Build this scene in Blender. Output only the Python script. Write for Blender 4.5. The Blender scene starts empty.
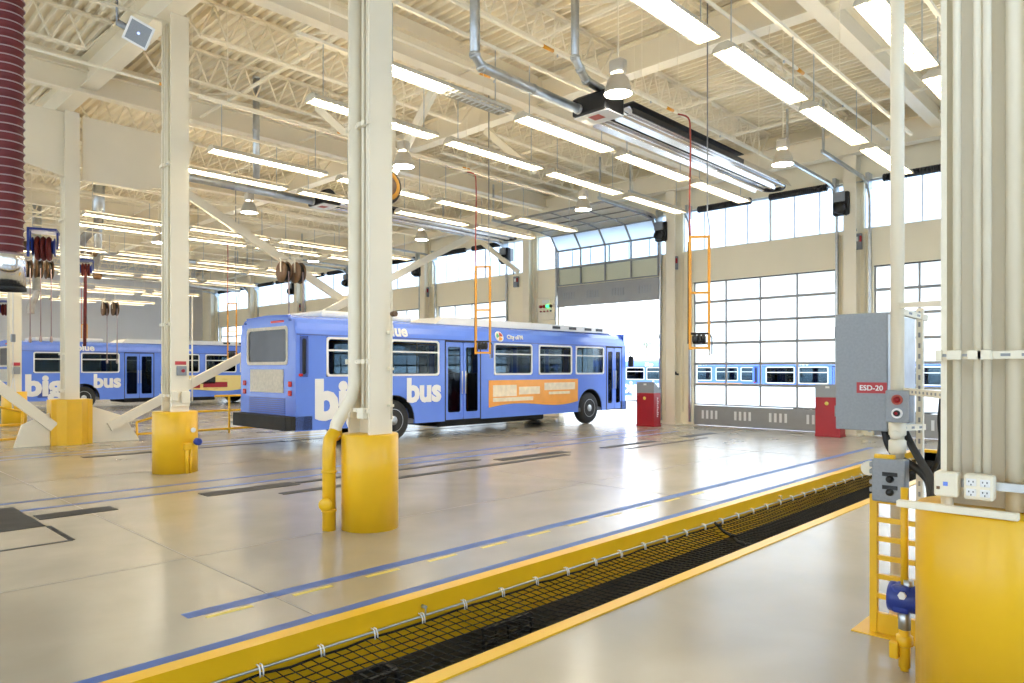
import bpy, bmesh, math, random
from mathutils import Vector, Matrix

random.seed(7)
SC = bpy.context.scene
COL = SC.collection
PI = math.pi

# ------------------------------------------------------------------ camera
# world: X runs along the bus lanes towards the door wall, Y runs along the column rows, Z up (metres)
FPX, HOR, CAMZ = 707.0, 369.0, 1.75
YAW = math.atan2(679.0, 707.0)
CY, SY = math.cos(YAW), math.sin(YAW)

def ray(u):
    t = (u - 512.0) / FPX
    return SY * t + CY, -CY * t + SY           # X and Y advance per metre of depth

def at(u, v, X=None, Y=None, Z=None, d=None):
    a, b = ray(u)
    up = (HOR - v) / FPX
    if X is not None: d = X / a
    elif Y is not None: d = Y / b
    elif Z is not None: d = (Z - CAMZ) / up
    return Vector((a * d, b * d, CAMZ + up * d))

def pp(u, v, d):
    a, b = ray(u); return Vector((a*d, b*d, CAMZ+(HOR-v)/FPX*d))

cam_data = bpy.data.cameras.new('camera')
cam_data.sensor_width = 36.0
cam_data.lens = 36.0 * FPX / 1024.0
cam_data.shift_y = (HOR - 341.5) / 1024.0
cam_data.clip_start = 0.05
cam_data.clip_end = 800
cam = bpy.data.objects.new('camera', cam_data)
COL.objects.link(cam)
cam.location = (0, 0, CAMZ)
cam.rotation_euler = (PI / 2, 0, math.atan2(SY, CY) * -1 - 0.0)
# forward must be (CY, SY): a camera with rotation (90,0,r) looks along (-sin r, cos r)
cam.rotation_euler = (PI / 2, 0, math.atan2(-CY, SY))
SC.camera = cam

def project(p):
    x, y, z = p
    d = CY * x + SY * y
    if d < 0.3: return None
    lat = SY * x - CY * y
    return 512 + FPX * lat / d, HOR - FPX * (z - CAMZ) / d

def in_view(pts, m=0):
    for p in pts:
        q = project(p)
        if q and -m < q[0] < 1024 + m and -m < q[1] < 683 + m: return True
    return False

# ------------------------------------------------------------------ materials
def srgb(r, g, b):
    f = lambda c: ((c / 255.0) / 12.92) if c / 255.0 <= 0.04045 else (((c / 255.0) + 0.055) / 1.055) ** 2.4
    return (f(r), f(g), f(b))

def new_mat(name):
    m = bpy.data.materials.new(name); m.use_nodes = True
    nt = m.node_tree
    for n in list(nt.nodes): nt.nodes.remove(n)
    out = nt.nodes.new('ShaderNodeOutputMaterial')
    return m, nt, out

def pmat(name, col, rough=0.5, metal=0.0, spec=0.5, var=0.05, scale=3.0, coat=0.0, bump=0.0):
    m, nt, out = new_mat(name)
    b = nt.nodes.new('ShaderNodeBsdfPrincipled')
    nt.links.new(b.outputs[0], out.inputs[0])
    b.inputs['Roughness'].default_value = rough
    b.inputs['Metallic'].default_value = metal
    b.inputs['Specular IOR Level'].default_value = spec
    b.inputs['Coat Weight'].default_value = coat
    b.inputs['Coat Roughness'].default_value = 0.08
    tc = nt.nodes.new('ShaderNodeTexCoord')
    no = nt.nodes.new('ShaderNodeTexNoise'); no.inputs['Scale'].default_value = scale; no.inputs['Detail'].default_value = 3
    nt.links.new(tc.outputs['Object'], no.inputs['Vector'])
    r = nt.nodes.new('ShaderNodeValToRGB')
    lo = tuple(max(0, c * (1 - var)) for c in col) + (1,)
    hi = tuple(min(1, c * (1 + var)) for c in col) + (1,)
    r.color_ramp.elements[0].color = lo; r.color_ramp.elements[0].position = 0.3
    r.color_ramp.elements[1].color = hi; r.color_ramp.elements[1].position = 0.7
    nt.links.new(no.outputs['Fac'], r.inputs[0])
    nt.links.new(r.outputs[0], b.inputs['Base Color'])
    if bump:
        bp = nt.nodes.new('ShaderNodeBump'); bp.inputs['Strength'].default_value = bump; bp.inputs['Distance'].default_value = 0.01
        nt.links.new(no.outputs['Fac'], bp.inputs['Height']); nt.links.new(bp.outputs[0], b.inputs['Normal'])
    return m

def emat(name, col, s):
    m, nt, out = new_mat(name)
    e = nt.nodes.new('ShaderNodeEmission'); e.inputs[0].default_value = (*col, 1); e.inputs[1].default_value = s
    nt.links.new(e.outputs[0], out.inputs[0]); return m

def glass_mat(name, tint, refl=0.12):
    m, nt, out = new_mat(name)
    t = nt.nodes.new('ShaderNodeBsdfTransparent'); t.inputs[0].default_value = (*tint, 1)
    g = nt.nodes.new('ShaderNodeBsdfGlossy'); g.inputs['Roughness'].default_value = 0.03
    lw = nt.nodes.new('ShaderNodeLayerWeight'); lw.inputs[0].default_value = refl
    mx = nt.nodes.new('ShaderNodeMixShader')
    nt.links.new(lw.outputs['Fresnel'], mx.inputs[0]); nt.links.new(t.outputs[0], mx.inputs[1]); nt.links.new(g.outputs[0], mx.inputs[2])
    nt.links.new(mx.outputs[0], out.inputs[0]); return m

def frosted_mat(name, col):
    m, nt, out = new_mat(name)
    t = nt.nodes.new('ShaderNodeBsdfTranslucent'); t.inputs[0].default_value = (*col, 1)
    g = nt.nodes.new('ShaderNodeBsdfGlossy'); g.inputs['Roughness'].default_value = 0.2
    tc = nt.nodes.new('ShaderNodeTexCoord'); no = nt.nodes.new('ShaderNodeTexNoise'); no.inputs['Scale'].default_value = 1.2
    nt.links.new(tc.outputs['Object'], no.inputs['Vector'])
    mr = nt.nodes.new('ShaderNodeMapRange'); mr.inputs[3].default_value = 0.03; mr.inputs[4].default_value = 0.06
    nt.links.new(no.outputs['Fac'], mr.inputs[0])
    mx = nt.nodes.new('ShaderNodeMixShader')
    nt.links.new(mr.outputs[0], mx.inputs[0]); nt.links.new(t.outputs[0], mx.inputs[1]); nt.links.new(g.outputs[0], mx.inputs[2])
    nt.links.new(mx.outputs[0], out.inputs[0]); return m

def floor_mat():
    m, nt, out = new_mat('polished_concrete')
    b = nt.nodes.new('ShaderNodeBsdfPrincipled'); nt.links.new(b.outputs[0], out.inputs[0])
    tc = nt.nodes.new('ShaderNodeTexCoord')
    def noise(s, d=4, dist=0.0):
        n = nt.nodes.new('ShaderNodeTexNoise'); n.inputs['Scale'].default_value = s; n.inputs['Detail'].default_value = d
        n.inputs['Distortion'].default_value = dist
        nt.links.new(tc.outputs['Object'], n.inputs['Vector']); return n
    big, mid, fine = noise(0.35, 3, 0.3), noise(1.3, 4, 0.3), noise(9, 4)
    r1 = nt.nodes.new('ShaderNodeValToRGB')
    r1.color_ramp.elements[0].position = 0.3; r1.color_ramp.elements[0].color = (0.355, 0.312, 0.242, 1)
    r1.color_ramp.elements[1].position = 0.72; r1.color_ramp.elements[1].color = (0.465, 0.418, 0.340, 1)
    nt.links.new(big.outputs['Fac'], r1.inputs[0])
    r2 = nt.nodes.new('ShaderNodeValToRGB')
    r2.color_ramp.elements[0].position = 0.2; r2.color_ramp.elements[0].color = (0.84, 0.83, 0.81, 1)
    r2.color_ramp.elements[1].position = 0.8; r2.color_ramp.elements[1].color = (1, 1, 1, 1)
    nt.links.new(mid.outputs['Fac'], r2.inputs[0])
    mx = nt.nodes.new('ShaderNodeMixRGB'); mx.blend_type = 'MULTIPLY'; mx.inputs[0].default_value = 1
    nt.links.new(r1.outputs[0], mx.inputs[1]); nt.links.new(r2.outputs[0], mx.inputs[2])
    nt.links.new(mx.outputs[0], b.inputs['Base Color'])
    mr = nt.nodes.new('ShaderNodeMapRange'); mr.inputs[1].default_value = 0.2; mr.inputs[2].default_value = 0.8
    mr.inputs[3].default_value = FLOOR_ROUGH[0]; mr.inputs[4].default_value = FLOOR_ROUGH[1]
    nt.links.new(mid.outputs['Fac'], mr.inputs[0]); nt.links.new(mr.outputs[0], b.inputs['Roughness'])
    b.inputs['Specular IOR Level'].default_value = 1.0
    bp = nt.nodes.new('ShaderNodeBump'); bp.inputs['Strength'].default_value = 0.015; bp.inputs['Distance'].default_value = 0.02
    nt.links.new(fine.outputs['Fac'], bp.inputs['Height']); nt.links.new(bp.outputs[0], b.inputs['Normal'])
    return m

FLOOR_ROUGH = (0.19, 0.25)
LAMP = (1.0, 0.88, 0.66)
LAMP_S = 32.0
SKY_S = 3.3
EXPOSURE = 0.58

M = {}
M['floor'] = floor_mat()
M['cream'] = pmat('cream_wall_paint', (0.90, 0.81, 0.60), 0.55, var=0.03, scale=0.6)
M['steel'] = pmat('cream_steel_paint', (0.85, 0.765, 0.585), 0.38, var=0.02, scale=1.5)
M['deck'] = pmat('cream_deck_paint', (0.84, 0.75, 0.57), 0.55, var=0.03, scale=0.8)
M['greywall'] = pmat('pale_grey_wall', (0.62, 0.61, 0.60), 0.6, var=0.03, scale=0.5)
M['yellow'] = pmat('yellow_enamel', (0.82, 0.47, 0.010), 0.32, var=0.05, scale=2.5)
M['yellow_tape'] = pmat('yellow_tape', (0.75, 0.58, 0.10), 0.4, var=0.1, scale=8)
M['blue_tape'] = pmat('blue_tape', (0.04, 0.11, 0.36), 0.45, var=0.15, scale=6)
M['joint'] = pmat('joint_filler', (0.26, 0.235, 0.19), 0.5, var=0.1)
M['dark_plate'] = pmat('dark_steel_plate', (0.035, 0.033, 0.032), 0.7, var=0.3, scale=5)
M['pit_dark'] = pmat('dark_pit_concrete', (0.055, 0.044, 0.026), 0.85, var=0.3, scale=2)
M['black'] = pmat('black_plastic', (0.010, 0.010, 0.011), 0.5, var=0.2)
M['rubber'] = pmat('black_rubber', (0.018, 0.018, 0.018), 0.75, var=0.2, bump=0.1)
M['net'] = pmat('black_netting_cord', (0.006, 0.006, 0.006), 0.9, var=0.2)
M['galv'] = pmat('galvanised_steel', (0.50, 0.52, 0.53), 0.3, metal=0.85, var=0.12, scale=7)
M['alu'] = pmat('polished_aluminium', (0.82, 0.82, 0.84), 0.16, metal=1.0, var=0.05)
M['grey_frame'] = pmat('grey_door_metal', (0.29, 0.29, 0.285), 0.42, metal=0.3, var=0.05)
M['grey_box'] = pmat('grey_enclosure_paint', (0.27, 0.285, 0.30), 0.45, metal=0.15, var=0.06, scale=60)
M['white'] = pmat('white_plastic', (0.80, 0.79, 0.76), 0.4, var=0.02)
M['slot'] = pmat('white_louvre', (0.74, 0.74, 0.74), 0.5, var=0.02)
M['red'] = pmat('red_enamel', (0.33, 0.008, 0.015), 0.35, var=0.05)
M['red_sign'] = pmat('red_sign', (0.46, 0.03, 0.035), 0.45, var=0.03)
M['sign_white'] = pmat('white_sign_lettering', (0.85, 0.83, 0.80), 0.5, var=0.01)
M['red_hose'] = pmat('dark_red_hose', (0.115, 0.006, 0.005), 0.65, var=0.2, scale=9)
M['hose_rib'] = pmat('grey_hose_spiral', (0.36, 0.27, 0.27), 0.5, metal=0.2, var=0.1)
M['red_line'] = pmat('red_air_hose', (0.42, 0.06, 0.03), 0.5, var=0.1)
M['orange'] = pmat('orange_enamel', (0.72, 0.32, 0.02), 0.4, var=0.05)
M['royal'] = pmat('royal_blue_enamel', (0.012, 0.035, 0.26), 0.35, var=0.08)
M['bus_blue'] = pmat('bus_blue_paint', (0.115, 0.225, 0.74), 0.22, var=0.02, coat=0.3)
M['bus_dark'] = pmat('bus_dark_blue_panel', (0.04, 0.075, 0.30), 0.3, var=0.05)
M['bus_white'] = pmat('bus_white_paint', (0.78, 0.77, 0.74), 0.3, var=0.02)
M['bus_cream'] = pmat('bus_cream_panel', (0.60, 0.55, 0.44), 0.4, var=0.12, scale=14)
M['bus_floor'] = pmat('bus_floor_vinyl', (0.10, 0.10, 0.11), 0.6, var=0.1)
M['bus_seat'] = pmat('bus_seat_fabric', (0.05, 0.07, 0.16), 0.8, var=0.2, scale=20)
M['tail_red'] = pmat('red_lens', (0.5, 0.02, 0.015), 0.2, var=0.05)
M['grille'] = pmat('lamp_silver', (0.60, 0.56, 0.49), 0.35, metal=0.5, var=0.04)
M['brown'] = pmat('brown_reel', (0.16, 0.08, 0.03), 0.5, var=0.2)
M['hosegrey'] = pmat('grey_flexible_duct', (0.34, 0.32, 0.29), 0.5, metal=0.2, var=0.15, scale=10)
M['palm'] = pmat('palm_haze_green', (0.42, 0.46, 0.38), 0.7, var=0.3)  # green paled, distance haze put into the colour
M['trunk'] = pmat('palm_trunk', (0.22, 0.17, 0.12), 0.8, var=0.2)
M['asphalt'] = pmat('yard_concrete', (0.66, 0.66, 0.65), 0.8, var=0.06, scale=0.3)
M['green_led'] = emat('green_lit_button', (0.05, 0.9, 0.2), 3.0)
M['led_blue'] = emat('blue_lit_indicator', (0.3, 0.4, 1.0), 2.0)
M['tube'] = emat('fluorescent_tube', LAMP, LAMP_S)
M['bulb'] = emat('metal_halide_lamp', (1.0, 0.93, 0.78), 60.0)
M['glass'] = glass_mat('clear_glass', (0.93, 0.96, 0.97))
M['bus_glass'] = glass_mat('tinted_bus_glass', (0.42, 0.48, 0.52), 0.2)
M['dark_glass'] = pmat('dark_bus_glass', (0.035, 0.037, 0.042), 0.12, spec=0.25, var=0.1)
M['frosted'] = frosted_mat('frosted_panel', (0.92, 0.93, 0.93))
def shade_mat(name, col, tr):
    m, nt, out = new_mat(name)
    d = nt.nodes.new('ShaderNodeBsdfDiffuse'); d.inputs[0].default_value = (*col, 1)
    t = nt.nodes.new('ShaderNodeBsdfTranslucent'); t.inputs[0].default_value = (*col, 1)
    tc = nt.nodes.new('ShaderNodeTexCoord'); no = nt.nodes.new('ShaderNodeTexNoise'); no.inputs['Scale'].default_value = 3
    nt.links.new(tc.outputs['Object'], no.inputs['Vector'])
    mr = nt.nodes.new('ShaderNodeMapRange'); mr.inputs[3].default_value = tr - 0.03; mr.inputs[4].default_value = tr + 0.03
    nt.links.new(no.outputs['Fac'], mr.inputs[0])
    mx = nt.nodes.new('ShaderNodeMixShader')
    nt.links.new(mr.outputs[0], mx.inputs[0]); nt.links.new(d.outputs[0], mx.inputs[1]); nt.links.new(t.outputs[0], mx.inputs[2])
    nt.links.new(mx.outputs[0], out.inputs[0]); return m
M['fixture'] = shade_mat('translucent_fixture_housing', (0.60, 0.55, 0.44), 0.10)
M['clerestory'] = frosted_mat('clerestory_panel', (0.80, 0.89, 1.0))

def wave_ad(name, top, base, third):
    """printed advertisement: a wavy border between two inks and blocks of a third"""
    m, nt, out = new_mat(name)
    b = nt.nodes.new('ShaderNodeBsdfPrincipled'); nt.links.new(b.outputs[0], out.inputs[0]); b.inputs['Roughness'].default_value = 0.35
    tc = nt.nodes.new('ShaderNodeTexCoord')
    no = nt.nodes.new('ShaderNodeTexNoise'); no.inputs['Scale'].default_value = 1.6; no.inputs['Detail'].default_value = 2
    mp = nt.nodes.new('ShaderNodeMapping'); mp.inputs['Scale'].default_value = (0.7, 1, 2.2)
    nt.links.new(tc.outputs['Object'], mp.inputs[0]); nt.links.new(mp.outputs[0], no.inputs['Vector'])
    r = nt.nodes.new('ShaderNodeValToRGB'); r.color_ramp.interpolation = 'CONSTANT'
    r.color_ramp.elements[0].color = (*base, 1); r.color_ramp.elements[0].position = 0
    r.color_ramp.elements[1].color = (*top, 1); r.color_ramp.elements[1].position = 0.56
    e = r.color_ramp.elements.new(0.64); e.color = (*third, 1)
    nt.links.new(no.outputs['Fac'], r.inputs[0]); nt.links.new(r.outputs[0], b.inputs['Base Color'])
    return m
M['ad_orange'] = pmat('orange_advert_print', (0.85, 0.36, 0.06), 0.35, var=0.06)
M['ad_pale'] = pmat('pale_advert_print', (0.82, 0.70, 0.50), 0.35, var=0.12, scale=6)
M['ad_red'] = wave_ad('yellow_advert_print', (0.72, 0.55, 0.16), (0.80, 0.62, 0.22), (0.35, 0.16, 0.06))

# ------------------------------------------------------------------ mesh builder
class MB:
    def __init__(s): s.v = []; s.f = []; s.sm = []
    def add(s, vs, fs, smooth=False):
        o = len(s.v); s.v += [Vector(p) for p in vs]
        for f in fs: s.f.append([i + o for i in f]); s.sm.append(smooth)
        return s
    def box(s, lo, hi):
        x0, y0, z0 = lo; x1, y1, z1 = hi
        return s.add([(x0,y0,z0),(x1,y0,z0),(x1,y1,z0),(x0,y1,z0),(x0,y0,z1),(x1,y0,z1),(x1,y1,z1),(x0,y1,z1)],
                     [(0,3,2,1),(4,5,6,7),(0,1,5,4),(1,2,6,5),(2,3,7,6),(3,0,4,7)])
    def cbox(s, c, size):
        return s.box([c[i]-size[i]/2 for i in range(3)], [c[i]+size[i]/2 for i in range(3)])
    def rbox(s, c, size, b=0.01):
        """box with chamfered vertical and horizontal edges"""
        bm = bmesh.new(); bmesh.ops.create_cube(bm, size=1)
        bmesh.ops.scale(bm, vec=size, verts=bm.verts)
        bmesh.ops.bevel(bm, geom=list(bm.edges), offset=b, segments=2, profile=0.5, affect='EDGES')
        bm.verts.index_update()
        s.add([v.co + Vector(c) for v in bm.verts], [[v.index for v in f.verts] for f in bm.faces]); bm.free(); return s
    def bar(s, a, b, w, h, up=(0,0,1)):
        """rectangular bar from a to b, w across, h along up"""
        a, b = Vector(a), Vector(b); d = (b-a).normalized(); u = Vector(up)
        if abs(d.dot(u)) > 0.98: u = Vector((1,0,0))
        side = d.cross(u).normalized(); u2 = side.cross(d).normalized()
        vs = []
        for p in (a, b):
            for i, j in ((-1,-1),(1,-1),(1,1),(-1,1)): vs.append(p + side*(i*w/2) + u2*(j*h/2))
        return s.add(vs, [(0,1,2,3),(7,6,5,4),(0,4,5,1),(1,5,6,2),(2,6,7,3),(3,7,4,0)])
    def tube(s, path, r, seg=8, cap=True, smooth=True):
        P = [Vector(p) for p in path]; n = len(P); vs = []; prev = None
        for i, p in enumerate(P):
            t = (P[min(i+1,n-1)] - P[max(i-1,0)])
            if t.length < 1e-9: t = Vector((0,0,1))
            t.normalize()
            if prev is None:
                u = Vector((0,0,1)) if abs(t.z) < 0.95 else Vector((1,0,0))
            else: u = prev
            sd = t.cross(u).normalized(); u = sd.cross(t).normalized(); prev = u
            rr = r[i] if isinstance(r, (list, tuple)) else r
            for k in range(seg):
                a = 2*PI*k/seg; vs.append(p + sd*(rr*math.cos(a)) + u*(rr*math.sin(a)))
        fs = []
        for i in range(n-1):
            for k in range(seg):
                k2 = (k+1) % seg; fs.append((i*seg+k, i*seg+k2, (i+1)*seg+k2, (i+1)*seg+k))
        s.add(vs, fs, smooth)
        if cap:
            s.f.append([len(s.v)-len(vs)+k for k in range(seg)][::-1]); s.sm.append(False)
            s.f.append([len(s.v)-seg+k for k in range(seg)]); s.sm.append(False)
        return s
    def lathe(s, prof, c=(0,0,0), seg=24, axis='z', smooth=True, closed=False):
        vs = []; n = len(prof)
        for r, h in prof:
            for k in range(seg):
                a = 2*PI*k/seg; x, y = r*math.cos(a), r*math.sin(a)
                p = {'z': (x,y,h), 'x': (h,x,y), 'y': (y,h,x)}[axis]
                vs.append(Vector(p)+Vector(c))
        fs = []
        for i in range(n-1 if not closed else n):
            j = (i+1) % n
            for k in range(seg):
                k2 = (k+1) % seg; fs.append((i*seg+k, i*seg+k2, j*seg+k2, j*seg+k))
        s.add(vs, fs, smooth)
        if not closed:
            o = len(s.v)-len(vs)
            if prof[0][0] > 1e-5: s.f.append([o+k for k in range(seg)][::-1]); s.sm.append(False)
            if prof[-1][0] > 1e-5: s.f.append([o+(n-1)*seg+k for k in range(seg)]); s.sm.append(False)
        return s
    def prism(s, poly, a, b, plane='xz'):
        """extrude a 2D polygon between a and b along the axis normal to plane"""
        n = len(poly)
        def P(p, h):
            return {'xz': (p[0],h,p[1]), 'yz': (h,p[0],p[1]), 'xy': (p[0],p[1],h)}[plane]
        vs = [P(p,a) for p in poly]+[P(p,b) for p in poly]
        fs = [list(range(n)), list(range(2*n-1,n-1,-1))]+[(i,(i+1)%n+0,(i+1)%n+n,i+n) for i in range(n)]
        return s.add(vs, fs)
    def ring(s, outer, inner, a, b, plane='xz'):
        """a frame: outer and inner loops of the same length extruded"""
        n = len(outer)
        def P(p, h):
            return {'xz': (p[0],h,p[1]), 'yz': (h,p[0],p[1]), 'xy': (p[0],p[1],h)}[plane]
        vs = [P(p,a) for p in outer]+[P(p,a) for p in inner]+[P(p,b) for p in outer]+[P(p,b) for p in inner]
        fs = []
        for i in range(n):
            j = (i+1)%n
            fs += [(i,j,n+j,n+i),(2*n+i,3*n+i,3*n+j,2*n+j),(i,2*n+i,2*n+j,j),(n+i,n+j,3*n+j,3*n+i)]
        return s.add(vs, fs)
    def build(s, name, mat, parent=None, world=False):
        me = bpy.data.meshes.new(name)
        off = Vector((0,0,0))
        if world and parent is not None:
            p = parent
            while p is not None: off += p.location; p = p.parent
        me.from_pydata([tuple(v-off) for v in s.v], [], s.f)
        me.polygons.foreach_set('use_smooth', s.sm)
        bm = bmesh.new(); bm.from_mesh(me); bmesh.ops.recalc_face_normals(bm, faces=bm.faces); bm.to_mesh(me); bm.free()
        me.materials.append(M[mat] if isinstance(mat, str) else mat)
        o = bpy.data.objects.new(name, me); COL.objects.link(o)
        if parent is not None: o.parent = parent
        return o

def rrect(x0, z0, x1, z1, r, n=4):
    pts = []
    for cx, cz, a0 in ((x1-r,z1-r,0),(x0+r,z1-r,90),(x0+r,z0+r,180),(x1-r,z0+r,270)):
        for k in range(n+1):
            a = math.radians(a0+90*k/n); pts.append((cx+r*math.cos(a), cz+r*math.sin(a)))
    return pts

def bez(p0, p1, p2, p3, n=14):
    p0,p1,p2,p3 = map(Vector,(p0,p1,p2,p3)); out=[]
    for i in range(n+1):
        t=i/n; out.append(p0*(1-t)**3+p1*3*t*(1-t)**2+p2*3*t*t*(1-t)+p3*t**3)
    return out

def tag(o, label=None, cat=None, group=None, kind=None):
    if label: o['label'] = label
    if cat: o['category'] = cat
    if group: o['group'] = group
    if kind: o['kind'] = kind
    return o

def empty(name, loc, label=None, cat=None, group=None, rz=0):
    o = bpy.data.objects.new(name, None); COL.objects.link(o)
    o.location = loc; o.rotation_euler = (0,0,rz); o.empty_display_size = 0.1
    return tag(o, label, cat, group)

def kids(o): return [c for c in bpy.data.objects if c.parent == o]

KID = {}
def copy_tree(o, parent=None):
    c = o.copy(); COL.objects.link(c); c.parent = parent
    for ch in KIDS_OF(o): copy_tree(ch, c)
    return c
def KIDS_OF(o): return list(o.children)

def text_mesh(txt, size, embolden=0.0, depth=0.004, shear=0.0, align='LEFT'):
    cu = bpy.data.curves.new('t', 'FONT'); cu.body = txt; cu.size = size; cu.offset = embolden; cu.extrude = depth
    cu.align_x = align; cu.shear = shear; cu.resolution_u = 3
    o = bpy.data.objects.new('t', cu); COL.objects.link(o)
    dg = bpy.context.evaluated_depsgraph_get(); dg.update()
    me = bpy.data.meshes.new_from_object(o.evaluated_get(dg))
    bpy.data.objects.remove(o); bpy.data.curves.remove(cu)
    return me

def text_part(name, txt, size, mat, parent, loc, rot=(PI/2,0,0), embolden=0.0, depth=0.004, align='LEFT'):
    me = text_mesh(txt, size, embolden, depth, align=align)
    mw = Matrix.Translation(Vector(loc)) @ Matrix.Rotation(rot[2],4,'Z') @ Matrix.Rotation(rot[1],4,'Y') @ Matrix.Rotation(rot[0],4,'X')
    me.transform(mw); me.name = name
    me.materials.clear(); me.materials.append(M[mat])
    o = bpy.data.objects.new(name, me); COL.objects.link(o); o.parent = parent
    return o

ORD = ['zeroth','first','second','third','fourth','fifth','sixth','seventh','eighth','ninth','tenth','eleventh','twelfth','thirteenth','fourteenth','fifteenth','sixteenth','seventeenth']
def structure(o): o['kind'] = 'structure'; return o
# ================================================================== THE SETTING
XW = 19.9                       # inner face of the door wall
XL, YB, YE = -4.6, -7.0, 48.0   # unseen side wall drawn in close for its fill light, near wall, end wall
DECK = 8.4
PY0, PY1 = 3.13, 4.24           # the service pit
PX0, PX1 = -2.0, 17.2

# ---- floor
f = MB()
T = -0.25
f.box((XL,YB,T),(XW+0.3,3.02,0)); f.box((XL,4.36,T),(XW+0.3,YE,0))
f.box((XL,3.02,T),(PX0,4.36,0)); f.box((PX1,3.02,T),(XW+0.3,4.36,0))
floor = structure(f.build('floor', 'floor'))
def stripe(x0, y0, x1, y1, mat, name, z=0.0015):
    return MB().box((x0,y0,0.0003),(x1,y1,z)).build(name, mat, floor)
stripe(-2.0, 4.365, 17.0, 4.495, 'blue_tape', 'blue_stripe')
stripe(2.0, 5.07, 16.9, 5.195, 'blue_tape', 'blue_stripe')
stripe(-4, 10.36, 17.6, 10.46, 'blue_tape', 'blue_stripe')
stripe(-4, 11.03, 17.6, 11.13, 'blue_tape', 'blue_stripe')
stripe(-4, 16.4, 17.6, 16.5, 'blue_tape', 'blue_stripe')
stripe(-4, 17.0, 17.6, 17.1, 'blue_tape', 'blue_stripe')
x = 2.1
while x < 9.0:
    stripe(x, 4.98, x+0.34, 5.025, 'yellow_tape', 'yellow_dash'); x += 0.67
for y in (6.7, 12.9, 18.9): stripe(XL, y, XW, y+0.012, 'joint', 'floor_joint')
for xx in (2.65, 8.6, 14.4):
    stripe(xx, 4.5, xx+0.012, YE, 'joint', 'floor_joint')
stripe(8.6, YB, 8.612, 3.0, 'joint', 'floor_joint')

# ---- axle-lift trenches let into the floor: dark steel plates flush in the slab
def floor_plate(x0, y0, x1, y1, label, group):
    o = MB().rbox(((x0+x1)/2,(y0+y1)/2,0.003),(x1-x0,y1-y0,0.006),0.0015).build('lift_cover_plate','dark_plate')
    return tag(o, label, 'floor plate', group)
G1 = 'steel covers of the axle lift'
floor_plate(4.1, 9.72, 5.5, 10.05, 'broad dark steel cover plate set in floor left of the nearest full column', G1)
floor_plate(5.55, 9.85, 9.4, 9.99, 'long thin dark steel slot cover behind the nearest full column', G1)
floor_plate(4.9, 9.1, 11.2, 9.27, 'longer of two dark steel slot covers in floor before the moving bus', G1)
floor_plate(9.6, 9.42, 11.6, 9.72, 'short dark steel slot cover beside the longer one, bus side', G1)
floor_plate(12.7, 9.3, 14.8, 9.5, 'dark steel plate set in shiny floor below the front of the bus', G1)
floor_plate(12.9, 8.85, 16.4, 8.95, 'thin dark steel slot cover in shiny floor before the red cabinet', G1)
floor_plate(16.2, 9.3, 17.8, 9.55, 'dark steel plate in floor close to the closed glass door', G1)
floor_plate(0.7, 9.2, 2.08, 10.75, 'large dark steel cover plate at the left edge of the floor', G1)
floor_plate(2.12, 9.62, 2.95, 9.95, 'small dark steel plate beside the large one at the left', G1)
floor_plate(4.2, 15.7, 6.0, 15.95, 'narrow dark steel plate in floor between the two yellow column guards', G1)
floor_plate(6.1, 15.8, 17.0, 15.88, 'long thin dark steel slot cover running under the moving bus', G1)
rim = MB()
for a,b in (((0.6,8.25),(2.1,8.25)),((2.1,8.25),(2.1,9.17))):
    rim.bar((*a,0.002),(*b,0.002),0.05,0.004)
tag(rim.build('floor_outline','dark_plate'), 'thin dark outline of a lift cover in the floor at left', 'floor plate', G1)

# ---- the service pit: lined box below the floor, yellow curbs on both edges
p = MB()
p.box((PX0,PY1+0.02,-0.40),(PX1,PY1+0.1,-0.06))
p.box((PX0,PY0-0.1,-0.40),(PX1,PY0-0.02,-0.06))
structure(p.build('wall_pit_upper','yellow'))
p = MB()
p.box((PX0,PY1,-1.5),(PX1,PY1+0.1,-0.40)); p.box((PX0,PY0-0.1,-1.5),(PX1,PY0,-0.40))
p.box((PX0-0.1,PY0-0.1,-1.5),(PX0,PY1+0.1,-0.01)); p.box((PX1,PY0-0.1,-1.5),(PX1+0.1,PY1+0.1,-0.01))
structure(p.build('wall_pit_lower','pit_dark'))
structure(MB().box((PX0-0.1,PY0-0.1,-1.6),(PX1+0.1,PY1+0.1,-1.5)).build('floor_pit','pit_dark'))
c = MB(); c.prism([(PY1,-0.17),(PY1,0.012),(4.365,0.012),(4.365,-0.05),(PY1+0.02,-0.05),(PY1+0.02,-0.17)], PX0-0.1, PX1+0.1, 'yz')
structure(c.build('trim_1','yellow'))
c = MB(); c.prism([(PY0,-0.17),(PY0,0.012),(3.02,0.012),(3.02,-0.05),(PY0-0.02,-0.05),(PY0-0.02,-0.17)], PX0-0.1, PX1+0.1, 'yz')
structure(c.build('trim_2','yellow'))
structure(MB().box((PX1-0.02,3.02,-0.05),(PX1+0.14,4.365,0.012)).build('trim_3','yellow'))

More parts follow.
